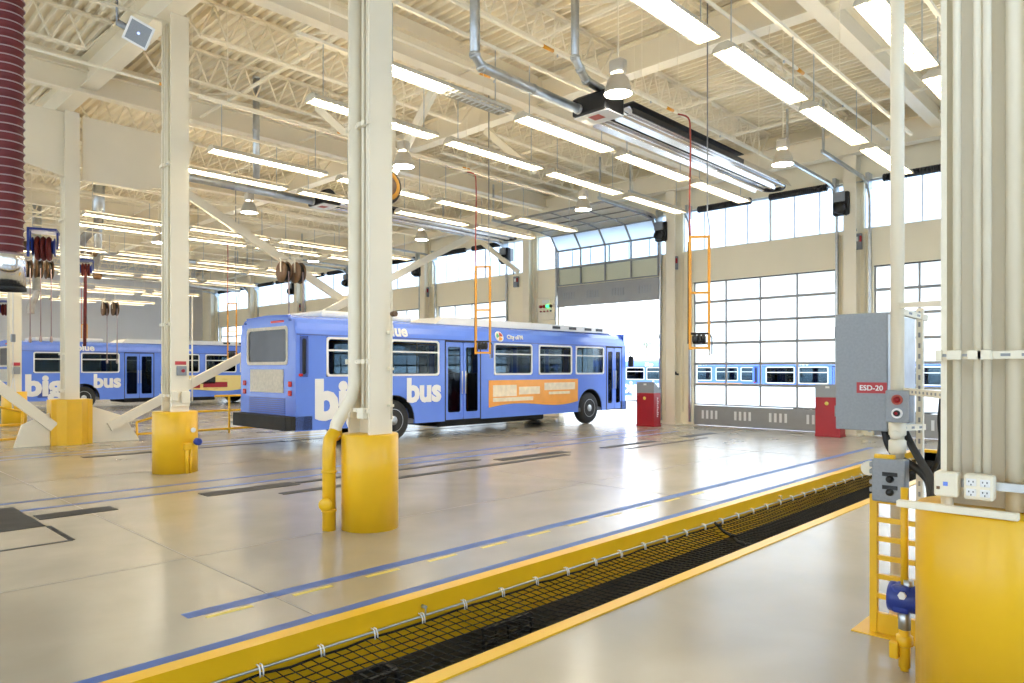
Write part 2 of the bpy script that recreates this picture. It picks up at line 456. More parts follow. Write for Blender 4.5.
# ---- door wall
DOORS = [(-3.55,0.75),(1.76,6.0),(6.95,11.26),(12.44,16.72),(19.4,23.6),(24.8,29.1),(30.3,34.5),(35.7,39.9),(41.1,45.3)]
WCOLS = [-4.1,1.26,6.47,11.85,18.05,24.2,29.7,35.1,40.5,46.0]
DH = 4.46
CS0, CS1 = 5.45, 6.75
w = MB()
W0, W1 = XW, XW+0.3
prev = YB
for a,b in DOORS:
    w.box((W0,prev,0),(W1,a,DH)); prev = b
w.box((W0,prev,0),(W1,YE,DH))
w.box((W0,YB,DH),(W1,YE,CS0))
CL = [(WCOLS[i]+0.24, WCOLS[i+1]-0.24) for i in range(len(WCOLS)-1)]
prev = YB
for a,b in CL:
    w.box((W0,prev,CS0),(W1,a,CS1)); prev = b
w.box((W0,prev,CS0),(W1,YE,CS1))
w.box((W0,YB,CS1),(W1,YE,DECK+0.2))
structure(w.build('wall_right','cream'))
for i,(a,b) in enumerate(CL):
    fr = MB(); n = 7; x0 = W0+0.1; x1 = W0+0.16
    for k in range(n+1):
        y = a+(b-a)*k/n; hw = 0.03 if k == 3 else 0.013
        fr.box((x0,y-hw,CS0),(x1,y+hw,CS1))
    fr.box((x0,a,CS0),(x1,b,CS0+0.035)); fr.box((x0,a,CS1-0.05),(x1,b,CS1))
    wn = structure(fr.build('window_%d' % (i+1),'slot'))
    MB().box((W0+0.125,a,CS0),(W0+0.133,b,CS1)).build('pane','clerestory',wn)

# ---- sectional glass doors
SEC = DH/7
def door_frame(mb, x, y0, y1, z0, nsec, sh, tx=0.05):
    cols = [y0+(y1-y0)*k/4 for k in range(5)]
    for k,y in enumerate(cols):
        hw = 0.045 if k in (0,4) else 0.024
        mb.box((x,max(y0,y-hw),z0),(x+tx,min(y1,y+hw),z0+nsec*sh))
    for s in range(nsec+1):
        z = z0+s*sh; mb.box((x-0.004,y0,max(z0,z-0.035)),(x+tx+0.004,y1,min(z0+nsec*sh,z+0.035)))
def kick(mbp, mbs, x, y0, y1, z0, sh, n=4):
    mbp.box((x+0.005,y0,z0),(x+0.045,y1,z0+sh-0.03))
    for k in range(4):
        a = y0+(y1-y0)*k/4; wq = (y1-y0)/4
        for q in range(n):
            yc = a+wq*(0.3+0.42*q/(n-1)); mbs.box((x-0.003,yc-0.035,z0+0.2),(x+0.006,yc+0.035,z0+0.46))
doors = []
for i,(a,b) in enumerate(DOORS):
    x = W0+0.08
    if i == 3: 
        doors.append(None); continue
    fr = MB(); door_frame(fr, x, a, b, SEC, 6, SEC)
    d = structure(fr.build('door_%d' % (i+1),'grey_frame'))
    kp, ks = MB(), MB(); kick(kp, ks, x, a, b, 0.01, SEC)
    kp.build('kick_panel','grey_frame',d); ks.build('louvre_slots','slot',d)
    g = MB()
    for s in (1,3,4,5,6): g.box((x+0.02,a,s*SEC),(x+0.028,b,(s+1)*SEC))
    g.build('frosted_panes','frosted',d)
    MB().box((x+0.02,a,2*SEC),(x+0.028,b,3*SEC)).build('clear_panes','glass',d)
    MB().box((x-0.03,a-0.05,DH-0.02),(x+0.0,b+0.05,DH+0.05)).build('head_seal','rubber',d)
# the open door: sections raised, bent over the curve and lying on the overhead tracks
a,b = DOORS[3]
xd = W0-0.10
fr = MB(); Z0 = 4.05
door_frame(fr, xd, a, b, Z0+0.72, 2, SEC)
dopen = structure(fr.build('door_4','grey_frame'))
kp, ks = MB(), MB(); kick(kp, ks, xd, a, b, Z0, 0.72, 5); kp.box((xd-0.01,a,Z0-0.05),(xd+0.05,b,Z0+0.02))
kp.build('kick_panel','grey_frame',dopen); ks.build('louvre_slots','grey_box',dopen)
gl = MB(); gl.box((xd+0.02,a,Z0+0.72),(xd+0.028,b,Z0+0.72+2*SEC))
def tilted(p0, p1):
    """one raised section between two track points (x,z)"""
    p0, p1 = Vector((p0[0],0,p0[1])), Vector((p1[0],0,p1[1])); d = (p1-p0).normalized(); nrm = Vector((d.z,0,-d.x))
    cols = [a+(b-a)*k/4 for k in range(5)]
    for k,y in enumerate(cols):
        fr2.bar(p0+Vector((0,y,0)), p1+Vector((0,y,0)), 0.06, 0.05, nrm)
    for q in (p0, p1): fr2.bar(q+Vector((0,a,0)), q+Vector((0,b,0)), 0.06, 0.05, nrm)
    n = nrm*0.004
    gl2.add([p0+Vector((0,a,0))+n,p0+Vector((0,b,0))+n,p1+Vector((0,b,0))+n,p1+Vector((0,a,0))+n,
            p0+Vector((0,a,0))-n,p0+Vector((0,b,0))-n,p1+Vector((0,b,0))-n,p1+Vector((0,a,0))-n],
           [(0,1,2,3),(7,6,5,4),(0,4,5,1),(1,5,6,2),(2,6,7,3),(3,7,4,0)])
fr2 = MB(); gl2 = MB()
zt = Z0+0.72+2*SEC
pts = [(xd+0.02,zt),(xd-0.35,zt+0.5),(xd-0.98,zt+0.58),(xd-1.62,zt+0.60),(xd-2.26,zt+0.62),(xd-2.9,zt+0.64)]
for q in range(len(pts)-1): tilted(pts[q], pts[q+1])
fr2.build('raised_sections','grey_frame',dopen)
gl.build('clear_panes','glass',dopen); gl2.build('raised_panes','frosted',dopen)
ZTR = zt+0.62

# ---- tracks, springs of every door (they belong to the door)
for i,(a,b) in enumerate(DOORS):
    par = dopen if i == 3 else bpy.data.objects['door_%d' % (i+1)]
    tr = MB()
    for y in (a-0.06, b+0.06):
        path = [(W0-0.07,y,0.1),(W0-0.07,y,ZTR-0.75)]
        for k in range(7):
            t = PI/2*k/6; path.append((W0-0.07-0.6*(1-math.cos(t)), y, ZTR-0.6+0.6*math.sin(t)))
        path += [(W0-3.4,y,ZTR+0.05)]
        for q in range(len(path)-1): tr.bar(path[q], path[q+1], 0.06, 0.075, (1,0,0) if q < 3 else (0,0,1))
        tr.box((W0-3.35,y-0.02,ZTR),(W0-3.3,y+0.02,DECK-0.5))
        tr.box((W0-0.3,y-0.04,6.45),(W0-0.0,y+0.04,6.85))
    tr.build('track','galv',par)
    sh = MB(); sh.tube([(W0-0.2,a-0.25,6.66),(W0-0.2,b+0.35,6.66)],0.02,8); sh.build('spring_shaft','galv',par)
    for (ya,yb) in ((a+0.15,a+1.75),(b-2.0,b-0.3)):
        sp = MB(); n = 30; prof = []
        for k in range(n*2+1):
            prof.append((0.105 if k % 2 else 0.085, ya+(yb-ya)*k/(n*2)))
        sp.lathe(prof,(W0-0.2,0,6.66),10,'y',smooth=False); sp.build('torsion_spring','rubber',par)

# ---- other walls and roof
structure(MB().box((XL-0.2,YE,0),(XW+0.3,YE+0.2,DECK+0.2)).build('wall_end','greywall'))
# the hall is drive-through: the opposite wall has glazed doors and a clerestory too, unseen behind the camera, moved close so its panes brighten the near column
wl = MB(); k0 = 20
prev = YB
for a,b in DOORS:
    wl.box((XL-0.2,prev,0),(XL,a,DH)); prev = b
wl.box((XL-0.2,prev,0),(XL,YE,DH)); wl.box((XL-0.2,YB,DH),(XL,YE,CS0)); wl.box((XL-0.2,YB,CS1),(XL,YE,DECK+0.2))
structure(wl.build('wall_left','cream'))
for i,(a,b) in enumerate(DOORS):
    fr = MB(); door_frame(fr, XL-0.1, a, b, 0, 7, SEC); d = structure(fr.build('door_%d' % (k0+i),'grey_frame'))
    MB().box((XL-0.08,a,0),(XL-0.072,b,DH)).build('frosted_panes','frosted',d)
fr = MB()
y = YB
while y < YE: fr.box((XL-0.14,y,CS0),(XL-0.06,y+0.05,CS1)); y += 1.2
wn = structure(fr.build('window_20','slot')); MB().box((XL-0.1,YB,CS0),(XL-0.09,YE,CS1)).build('pane','clerestory',wn)
wr = MB(); prev = XL-0.2
NW = [(-4.0,0.5),(2.0,7.0),(8.5,14.0)]
for a,b in NW:
    wr.box((prev,YB-0.2,0),(a,YB,DECK+0.2)); wr.box((a,YB-0.2,0),(b,YB,1.0)); wr.box((a,YB-0.2,CS1),(b,YB,DECK+0.2)); prev = b
wr.box((prev,YB-0.2,0),(XW+0.3,YB,DECK+0.2))
structure(wr.build('wall_near','cream'))
for i,(a,b) in enumerate(NW):
    fr = MB()
    for q in range(6): fr.box((a+(b-a)*q/5-0.03,YB-0.13,1.0),(a+(b-a)*q/5+0.03,YB-0.05,CS1))
    for z in (1.0,2.9,4.8,CS1): fr.box((a,YB-0.12,z-0.03),(b,YB-0.06,z+0.03))
    wn = structure(fr.build('window_%d' % (21+i),'slot')); MB().box((a,YB-0.1,1.0),(b,YB-0.09,CS1)).build('pane','clerestory',wn)
d = MB(); pitch = 0.2; x = XL; top = []
poly = []
while x < XW+0.1:
    poly += [(x,DECK),(x+0.055,DECK),(x+0.075,DECK+0.09),(x+0.18,DECK+0.09)]; x += pitch
n = len(poly)
d.add([(p[0],YB,p[1]) for p in poly]+[(p[0],YE,p[1]) for p in poly], [(i,i+1,n+i+1,n+i) for i in range(n-1)])
d.box((XL-0.2,YB-0.2,DECK+0.12),(XW+0.3,YE+0.2,DECK+0.3))
structure(d.build('ceiling','deck'))

# ---- roof steel
def wbeam(mb, a, b, w, h, tf=0.025):
    a, b = Vector(a), Vector(b)               # a, b on the underside
    mb.bar(a+Vector((0,0,tf/2)), b+Vector((0,0,tf/2)), w, tf)
    mb.bar(a+Vector((0,0,h-tf/2)), b+Vector((0,0,h-tf/2)), w, tf)
    mb.bar(a+Vector((0,0,h/2)), b+Vector((0,0,h/2)), 0.02, h-2*tf)
XG = [4.62, 12.1, 19.5]
for x in [-3.0]+XG:
    mb = MB(); wbeam(mb, (x,YB,7.72 if x < 15 else 7.35), (x,YE,7.72 if x < 15 else 7.35), 0.32, 0.62)
    structure(mb.build('roof_girder','steel'))
JY = [4.4+2.1*k for k in range(-5,21)]
for k,y in enumerate(JY):
    if (k-5) % 3 == 0:
        mb = MB(); wbeam(mb, (XL,y,7.6), (XW,y,7.6), 0.26, 0.5); 
        mb.box((XL,y-0.04,8.1),(XW,y+0.04,DECK-0.03))
        structure(mb.build('roof_beam','steel'))
    mb = MB()
    for (xa,xb) in ((XL,-3.0),(-3.0,4.5),(4.75,12.0),(12.2,19.4)):
        zt_, zb = DECK-0.05, 7.72
        if (k-5) % 3 == 0: zb = 8.1
        else:
            for dy in (-0.035,0.035):
                mb.box((xa,y+dy-0.028,zt_),(xb,y+dy+0.028,zt_+0.045)); 
                mb.box((xa+0.5,y+dy-0.028,zb-0.02),(xb-0.5,y+dy+0.028,zb+0.02))
            n = 12; L = xb-xa-1.0
            for q in range(n):
                x0 = xa+0.5+L*q/n; x1 = xa+0.5+L*(q+1)/n; xm = (x0+x1)/2
                mb.bar((x0,y,zb),(xm,y,zt_),0.03,0.03); mb.bar((xm,y,zt_),(x1,y,zb),0.03,0.03)
            mb.bar((xa,y,zt_),(xa+0.5,y,zb),0.035,0.035); mb.bar((xb,y,zt_),(xb-0.5,y,zb),0.035,0.035)
    if mb.v: structure(mb.build('roof_joist','steel'))
mb = MB()
for x in (-0.7,2.4,7.0,9.6,14.4,17.0):
    for z in (7.74, 8.28): mb.bar((x,YB,z),(x,YE,z),0.05,0.05)
    for k in range(len(JY)-1):
        if k % 2 == 0:
            mb.bar((x,JY[k],7.74),(x,JY[k+1],8.28),0.035,0.035)
structure(mb.build('roof_bridging','steel'))
# wall-side columns and their cladding ribs, painted like the wall
for i,y in enumerate(WCOLS):
    mb = MB(); x = XW-0.20
    mb.box((x-0.16,y-0.16,0),(x-0.135,y+0.16,7.4)); mb.box((x+0.16,y-0.16,0),(x+0.185,y+0.16,7.4)); mb.box((x-0.14,y-0.012,0),(x+0.17,y+0.012,7.4))
    mb.box((x-0.25,y-0.25,0),(x+0.2,y+0.25,0.05))
    for dy in (-0.27,0.27,0.36): mb.tube([(XW-0.04,y+dy,0.4),(XW-0.04,y+dy,CS0-0.1)],0.022,6)
    for z in (1.6,3.7): mb.box((XW-0.03,y-0.45,z),(XW,y+0.45,z+0.03))
    structure(mb.build('trim_%d' % (10+i),'steel'))
# ---- yard outside
g_ = MB(); g_.prism([(XW+0.3,-1.0),(XW+0.3,-0.015),(XW+3.5,-0.06),(33,-0.6),(260,-0.6),(260,-1.0)],-150,260,'xz'); structure(g_.build('ground_outside','asphalt'))
# ================================================================== BUSES
BL, BW = 12.3, 2.59
Z_SK, Z_W0, Z_W1 = 0.40, 1.58, 2.47
WIN = [(0.10,0.30),(0.75,2.32),(2.5,4.03),(6.0,7.58),(7.86,9.42),(9.6,11.08)]
DOOR_A, DOOR_B = (4.22,5.50), (11.2,12.1)
WH = [2.62, 10.35]; WR = 0.5
def arch(xc, r, z0, n=12):
    return [(xc-r,z0)]+[(xc-r*math.cos(PI*k/n), 0.5+r*math.sin(PI*k/n)) for k in range(n+1)]+[(xc+r,z0)]
def make_bus():
    root = empty('city_bus',(0,0,0))
    # side panels (near side has two door openings)
    for side in (0,1):
        y0, y1 = (0,0.05) if side == 0 else (BW-0.05,BW)
        mb = MB()
        def strip(xa, xb):
            bottom = [(xa,Z_SK)]
            for xc in WH:
                if xa < xc-0.66 and xc+0.66 < xb: bottom += arch(xc,0.62,Z_SK)
            bottom += [(xb,Z_SK)]
            mb.prism(bottom+[(xb,Z_W0),(xa,Z_W0)], y0, y1, 'xz')
        holes = list(WIN)
        if side == 0:
            strip(0,DOOR_A[0]); strip(DOOR_A[1],DOOR_B[0]); strip(DOOR_B[1],BL)
            holes += [(DOOR_A[0],DOOR_A[1]),(DOOR_B[0],DOOR_B[1])]
        else:
            strip(0,BL); holes += [(4.22,5.8),(11.25,12.1)]
        holes.sort(); x = 0
        for (a,b) in holes+[(BL,BL)]:
            if a-x > 0.01: mb.box((x,y0,Z_W0),(a,y1,Z_W1))
            x = b
        mb.box((0,y0,Z_W1),(BL,y1,2.52))
        mb.build('side_panel','bus_blue',root)
        for (a,b) in holes:
            if side == 0 and (a,b) in (DOOR_A,DOOR_B): continue
            yo = -0.012 if side == 0 else BW-0.04
            fr = MB(); fr.ring(rrect(a,Z_W0,b,Z_W1,min(0.09,(b-a)/3)), rrect(a+0.05,Z_W0+0.05,b-0.05,Z_W1-0.05,min(0.06,(b-a)/4)), yo, yo+0.052)
            if b-a > 0.5: fr.box((a+0.05,yo,2.15),(b-0.05,yo+0.05,2.19))
            wf = fr.build('window','bus_white' if b-a > 0.5 else 'bus_dark',root)
            MB().box((a+0.03,yo+0.022,Z_W0+0.03),(b-0.03,yo+0.030,Z_W1-0.03)).build('pane','bus_glass' if b-a > 0.5 else 'dark_glass',wf)
    # doors: two leaves, dark frames with tall panes
    for (a,b) in (DOOR_A,DOOR_B):
        m_ = (a+b)/2
        dr = MB()
        for (p,q) in ((a+0.02,m_-0.01),(m_+0.01,b-0.02)):
            dr.ring(rrect(p,0.42,q,2.45,0.05), rrect(p+0.085,0.62,q-0.085,2.33,0.05), 0.0, 0.04)
        do = dr.build('passenger_door','bus_blue',root)
        MB().ring([(a,0.4),(b,0.4),(b,2.5),(a,2.5)],[(a+0.03,0.43),(b-0.03,0.43),(b-0.03,2.46),(a+0.03,2.46)],-0.008,0.02).build('door_seal','rubber',do)
        g = MB()
        for (p,q) in ((a+0.02,m_-0.01),(m_+0.01,b-0.02)): g.box((p+0.07,0.016,0.6),(q-0.07,0.024,2.35))
        g.build('pane','bus_glass',do)
        h = MB()
        for xx in (m_-0.06,m_+0.06): h.tube([(xx,-0.03,1.1),(xx,-0.03,1.7)],0.014,6); 
        h.build('handle','galv',do)
    # roof shell
    prof = [(0,2.50),(0.03,2.62),(0.09,2.76),(0.2,2.87),(0.42,2.94),(1.295,2.97)]
    prof = prof+[(BW-p[0],p[1]) for p in prof[::-1][1:]]
    inner = [(min(max(p[0],0.06),BW-0.06),p[1]-0.05) for p in prof]
    MB().prism(prof+inner[::-1],0,BL,'yz').build('roof','bus_blue',root)
    # rooftop fairing with dark vents
    ru = MB(); ru.prism([(4.2,2.93),(4.5,3.13),(11.6,3.13),(12.0,2.95)],0.35,2.25,'xz')
    r_ = ru.build('roof_fairing','bus_white',root)
    v = MB()
    for xx in (8.9,9.7,10.5,11.1): v.box((xx,0.335,3.0),(xx+0.35,0.36,3.08)); v.box((xx,0.6,3.125),(xx+0.35,2.0,3.14))
    v.build('vent','black',r_)
    MB().rbox((2.2,1.3,3.02),(2.6,1.7,0.16),0.05).build('roof_hatch','bus_white',root)
    # rear: window, cream notice panel, lamps, bumper
    re = MB()
    re.box((-0.0,0.05,0.5),(0.05,BW-0.05,1.86)); re.box((0,0.05,1.86),(0.05,0.35,2.8)); re.box((0,BW-0.35,1.86),(0.05,BW-0.05,2.8)); re.box((0,0.30,2.66),(0.05,BW-0.30,2.94))
    re.build('rear_panel','bus_blue',root)
    rw = MB(); rw.ring(rrect(0.33,1.84,BW-0.33,2.70,0.1),rrect(0.40,1.91,BW-0.40,2.63,0.08),-0.012,0.04,'yz')
    rwo = rw.build('rear_window','bus_cream',root)
    MB().box((0.015,0.36,1.87),(0.022,BW-0.36,2.67)).build('pane','dark_glass',rwo)
    MB().rbox((-0.008,BW/2,1.48),(0.03,1.55,0.52),0.01).build('notice_panel','bus_cream',root)
    lo = MB()
    for k in range(9): lo.box((-0.012,0.45,0.72+k*0.045),(0.005,BW-0.45,0.742+k*0.045))
    lo.build('engine_grille','bus_dark',root)
    for y in (0.14,BW-0.30):
        for z in (1.22,1.42):
            MB().rbox((-0.015,y+0.08,z),(0.04,0.13,0.12),0.02).build('tail_lamp','tail_red',root)
    MB().box((-0.006,0.5,2.78),(0.01,1.1,2.83)).build('marker_lamp','tail_red',root)
    bp = MB(); bp.prism([(-0.22,0.05),(-0.22,BW-0.05),(-0.1,BW),(0.4,BW),(0.4,0),(-0.1,0)],0.42,0.72,'xy')
    bp.build('rear_bumper','rubber',root)
    # front: windscreen, destination sign, bumper
    fr = MB(); x0, x1 = BL-0.05, BL
    fr.box((x0,0.02,0.42),(x1,BW-0.02,1.15)); fr.box((x0,0.02,1.15),(x1,0.12,2.5)); fr.box((x0,BW-0.12,1.15),(x1,BW-0.02,2.5)); fr.box((x0,0.05,2.5),(x1,BW-0.05,2.93))
    fr.build('front_panel','bus_blue',root)
    ws = MB(); ws.ring(rrect(0.1,1.13,BW-0.1,2.52,0.12),rrect(0.15,1.18,BW-0.15,2.47,0.1),BL-0.01,BL+0.015,'yz')
    ws.box((BL-0.01,BW/2-0.02,1.15),(BL+0.015,BW/2+0.02,2.5))
    wo = ws.build('windscreen','rubber',root); MB().box((BL-0.02,0.12,1.15),(BL-0.012,BW-0.12,2.5)).build('pane','bus_glass',wo)
    MB().rbox((BL+0.005,BW/2,2.7),(0.03,1.7,0.26),0.02).build('destination_sign','dark_glass',root)
    MB().prism([(BL-0.3,0),(BL-0.3,BW),(BL+0.05,BW),(BL+0.15,BW-0.2),(BL+0.15,0.2),(BL+0.05,0)],0.38,0.66,'xy').build('front_bumper','rubber',root)
    for y in (0.32,BW-0.32):
        MB().lathe([(0.001,BL+0.03),(0.09,BL+0.025),(0.11,BL-0.01)],(0,y,0.85),14,'x').build('headlamp','white',root)
    for y in (-0.14,BW+0.14):
        m = MB(); m.rbox((BL+0.12,y,2.0),(0.1,0.2,0.36),0.04); m.tube([(BL+0.12,y,2.15),(BL+0.1,y*0.3+BW*(0.7 if y>1 else 0.0),2.5)],0.02,6); m.build('mirror','rubber',root)
    # wheels
    for xc in WH:
        for side in (0,1):
            yo = 0.03 if side == 0 else BW-0.33
            ty = MB(); ty.lathe([(0.29,0.0),(0.40,0.0),(WR-0.03,0.03),(WR,0.08),(WR,0.24),(WR-0.04,0.30),(0.29,0.30)],(xc,yo,WR),28,'y')
            t = ty.build('wheel','rubber',root)
            s = -1 if side == 0 else 1; yf = yo+0.02 if side == 0 else yo+0.28
            hb = MB(); hb.lathe([(0.30,0.0),(0.28,-0.03*s*-1),(0.20,0.06*-s*-1 if False else 0.05),(0.13,0.06),(0.11,-0.02),(0.001,-0.03)],(xc,yf,WR),20,'y')
            for k in range(10):
                an = 2*PI*k/10; hb.cbox((xc+0.165*math.cos(an),yf+0.03,WR+0.165*math.sin(an)),(0.035,0.06,0.035))
            hb.build('hub','galv',t)
            wl = MB(); n=14
            pts = [(xc-0.62*math.cos(PI*k/n),0.5+0.62*math.sin(PI*k/n)) for k in range(n+1)]
            pi_ = [(xc-0.60*math.cos(PI*k/n),0.5+0.60*math.sin(PI*k/n)) for k in range(n+1)]
            wl.prism(pts+pi_[::-1], 0.02 if side==0 else BW-0.75, 0.75 if side==0 else BW-0.02,'xz'); wl.build('wheel_arch','rubber',root)
    # inside: floor, seats, grab poles, engine bulkhead
    MB().box((0.1,0.05,0.40),(BL-0.1,BW-0.05,0.52)).build('cabin_floor','bus_floor',root)
    MB().box((0.06,0.06,0.5),(1.0,BW-0.06,1.5)).build('engine_cover','bus_floor',root)
    MB().rbox((6.4,BW/2,0.33),(4.2,1.9,0.22),0.05).build('underframe','rubber',root)
    for xx in (1.6,2.4,3.2,6.3,7.1,7.9,8.7,9.5):
        for yc in (0.5,BW-0.5):
            if yc < 1 and 4 < xx < 5.7: continue
            s = MB(); s.rbox((xx,yc,1.0),(0.42,0.85,0.1),0.03); s.bar((xx-0.2,yc,1.0),(xx-0.3,yc,1.62),0.85,0.06,(1,0,0)); s.box((xx-0.05,yc-0.3,0.5),(xx+0.05,yc+0.3,0.97))
            s.build('seat','bus_seat',root)
    gp = MB()
    for xx in (3.9,5.7,8.3,10.9): gp.tube([(xx,0.75,0.5),(xx,0.75,2.85)],0.017,6)
    gp.tube([(1.2,0.85,2.4),(11,0.85,2.4)],0.017,6); gp.build('grab_rail','orange',root)
    # lettering and panels on the near side
    R = (PI/2,0,0)
    text_part('lettering','big',1.2,'bus_white',root,(0.45,-0.004,0.66),R,0.055)
    text_part('lettering','bus',0.80,'bus_white',root,(2.98,-0.004,0.95),R,0.034)
    text_part('lettering','blue',0.40,'bus_white',root,(2.35,0.012,2.55),(PI/2-0.22,0,0),0.012,0.012)
    text_part('lettering','City of N',0.17,'bus_white',root,(6.55,0.018,2.60),(PI/2-0.22,0,0),0.004,0.012)
    lg = MB(); lg.lathe([(0.001,-0.012),(0.155,-0.012),(0.16,0.0)],(0,0,0),20,'y')
    lgo = lg.build('logo_disc','bus_white',root); lgo.location = (6.25,0.045,2.655); lgo.rotation_euler = (-0.35,0,0)
    for k,mt in enumerate(('red_line','green_led2','orange')):
        s = MB(); a0 = 2*PI*k/3; pts = [(0,0)]+[(0.12*math.cos(a0+1.5*q/6),0.12*math.sin(a0+1.5*q/6)) for q in range(7)]
        s.prism(pts,-0.018,-0.011,'xz'); s.build('logo_mark',mt,lgo)
    wv = [(5.8+3.9*k/16, 0.66+0.10*math.sin(k/16*5.2+0.3)+0.16*(k/16)**2) for k in range(17)]
    ad = MB(); ad.prism(wv+[(9.7,1.44),(5.8,1.44)],-0.014,0.0,'xz'); ado = ad.build('advertisement','ad_orange',root)
    for (xa,xb,za,zb) in ((5.95,6.9,0.98,1.3),(7.0,7.9,1.02,1.24),(5.95,7.6,0.84,0.95),(8.1,9.55,1.12,1.34),(8.3,9.3,0.99,1.07)):
        MB().rbox(((xa+xb)/2,-0.0155,(za+zb)/2),(xb-xa,0.006,zb-za),0.002).build('printed_block','ad_pale',ado)
    sv = MB(); sv.box((0.9,-0.006,0.55),(1.75,0.002,0.92)); sv.build('service_hatch','bus_dark',root)
    sv = MB(); sv.box((3.4,-0.004,0.55),(3.85,0.002,0.85)); sv.build('fuel_hatch','bus_blue',root)
    MB().rbox((-0.0+0.12,-0.006,1.62),(0.1,0.02,0.06),0.01).build('marker_lamp','tail_red',root)
    MB().box((0.02,-0.006,2.49),(BL-0.02,0.0,2.515)).build('gutter','bus_dark',root)
    return root
M['green_led2'] = pmat('green_print',(0.1,0.42,0.2),0.4)
bus = make_bus()
bus2 = copy_tree(bus); bus3 = copy_tree(bus); bus4 = copy_tree(bus); bus5 = copy_tree(bus)
GB = 'blue city buses'
bus.location = (7.75,13.9,0)
tag(bus,'blue city bus driving out through the open door','bus',GB)
bus2.location = (6.66,34.7,0)
tag(bus2,'blue city bus parked far back behind the columns at left','bus',GB)
for c in bus2.children:
    if c.name.startswith('advertisement'):
        c.data = c.data.copy(); c.data.materials[0] = M['ad_red']
        for bl in [q for q in bpy.data.objects if q.parent == c]: bpy.data.objects.remove(bl)
        for (dx,w,h,mt) in ((-0.9,1.5,0.3,'red'),(0.6,1.2,0.26,'red'),(-1.4,0.7,0.2,'brown'),(0.1,1.0,0.34,'black')):
            MB().rbox((7.75+dx,-0.019,0.98 if mt!='black' else 1.2),(w,0.010,h),0.004).build('printed_shape',mt,c)
for b,(x,y,rz,l) in zip((bus3,bus4,bus5),(
        (37.0,17.3,-PI/2,'blue bus parked outside, seen through the clear panes of the closed door'),
        (37.5,3.8,-PI/2,'blue bus parked outside, seen through the panes beside the grey enclosure'),
        (43.0,30.5,-PI/2,'blue bus parked in the yard beyond the open door'))):
    b.location = (x,y,-0.6); b.rotation_euler = (0,0,rz); tag(b,l,'bus',GB)
# ================================================================== COLUMNS
GC = 'building columns with yellow guards'
def make_column(x, y, label, gr=0.33, gz=1.05, boxy=False, top=7.72):
    root = empty('steel_column',(x,y,0),label,'column',GC)
    mb = MB()
    for s in (-1,1): mb.box((-0.15,s*0.19-0.014,0.0),(0.15,s*0.19+0.014,top))
    mb.box((-0.011,-0.18,0),(0.011,0.18,top))
    mb.build('column_shaft','steel',root)
    g = MB()
    if boxy:
        pts = [(0.36*math.cos(a)*(1.0)+0, 0.36*math.sin(a)) for a in [PI/8+PI/4*k for k in range(8)]]
        g.prism([(p[0]*1.1,p[1]*1.1) for p in pts],0,gz,'xy')
        g.box((-0.42,-0.2,0),(0.42,0.2,gz-0.01))
    else:
        g.lathe([(gr,0.0),(gr,gz-0.012),(gr-0.012,gz),(0.001,gz)],(0,0,0),48,'z')
    go = g.build('column_guard','yellow',root)
    tag(go,'yellow enamelled jacket round the foot of the column')
    return root
def add_conduits(root, offs, z0, z1, x=-0.12, r=0.022):
    for dy in offs:
        MB().tube([(x,dy,z0),(x,dy,z1)],r,10).build('conduit','steel',root)
def add_bracket(root, z, offs, x=-0.165, dark=True):
    mb = MB(); mb.box((x,-0.215,z-0.02),(x+0.035,0.215,z+0.02))
    for dy in offs: mb.rbox((x-0.012,dy,z),(0.03,0.065,0.05),0.006)
    for dy in (-0.2,0.2): mb.rbox((x-0.006,dy,z),(0.02,0.03,0.055),0.004)
    b = mb.build('conduit_bracket','steel',root)
    sl = MB()
    for k in range(5):
        yy = -0.17+0.34*k/4
        if min(abs(yy-o) for o in offs) > 0.04: sl.box((x-0.003,yy-0.02,z-0.007),(x+0.001,yy+0.02,z+0.007))
    sl.build('strut_slot','grey_frame',b)

CX1,CY1 = 4.56,6.56
c1 = make_column(CX1,CY1,'cream steel column in front of the moving bus, with yellow drain pipe at its foot',0.31,1.04)
add_conduits(c1,(-0.05,-0.13),1.2,7.7); 
for z in (1.3,1.83,4.4,6.2): add_bracket(c1,z,(-0.05,-0.13,0.12))
bx = MB(); bx.rbox((-0.17,0.15,1.28),(0.07,0.1,0.13),0.01); bx.rbox((-0.17,-0.1,1.27),(0.07,0.12,0.12),0.01); bx.build('junction_box','steel',c1)
# thin air pipe with valve on the door side
ap = MB(); ap.tube([(0.10,-0.26,1.2),(0.10,-0.26,2.6)],0.012,8)
for z in (1.75,2.15,1.35): ap.rbox((0.1,-0.24,z),(0.06,0.06,0.03),0.005)
apo = ap.build('air_pipe','steel',c1)
MB().tube([(0.10,-0.27,2.35),(0.10,-0.34,2.35)],0.03,8).build('valve','brown',apo)
# rain drain: cream above, yellow below
dr = MB(); dr.tube([(-0.28,0.22,1.0),(-0.30,0.23,1.06),(-0.29,0.22,1.14),(-0.16,0.13,1.42),(-0.12,0.105,1.6),(-0.115,0.1,7.6)],0.07,16); dr.build('drain_pipe','steel',c1)
dy_ = MB(); dy_.tube([(-0.40,0.19,0.0),(-0.40,0.19,0.88),(-0.385,0.195,0.98),(-0.33,0.215,1.04),(-0.27,0.225,1.03)],0.072,16)
for z in (0.20,0.62): dy_.lathe([(0.072,z),(0.082,z+0.005),(0.082,z+0.03),(0.072,z+0.035)],(-0.40,0.19,0),16)
dyo = dy_.build('drain_foot','yellow',c1)
co = MB(); co.lathe([(0.055,0.0),(0.07,-0.05),(0.07,-0.075),(0.03,-0.08),(0.001,-0.085)],(0,0,0),14,'y'); 
coo = co.build('cleanout_cap','yellow',dyo); coo.location=(-0.45,0.16,0.3); coo.rotation_euler=(0,0,-0.75)

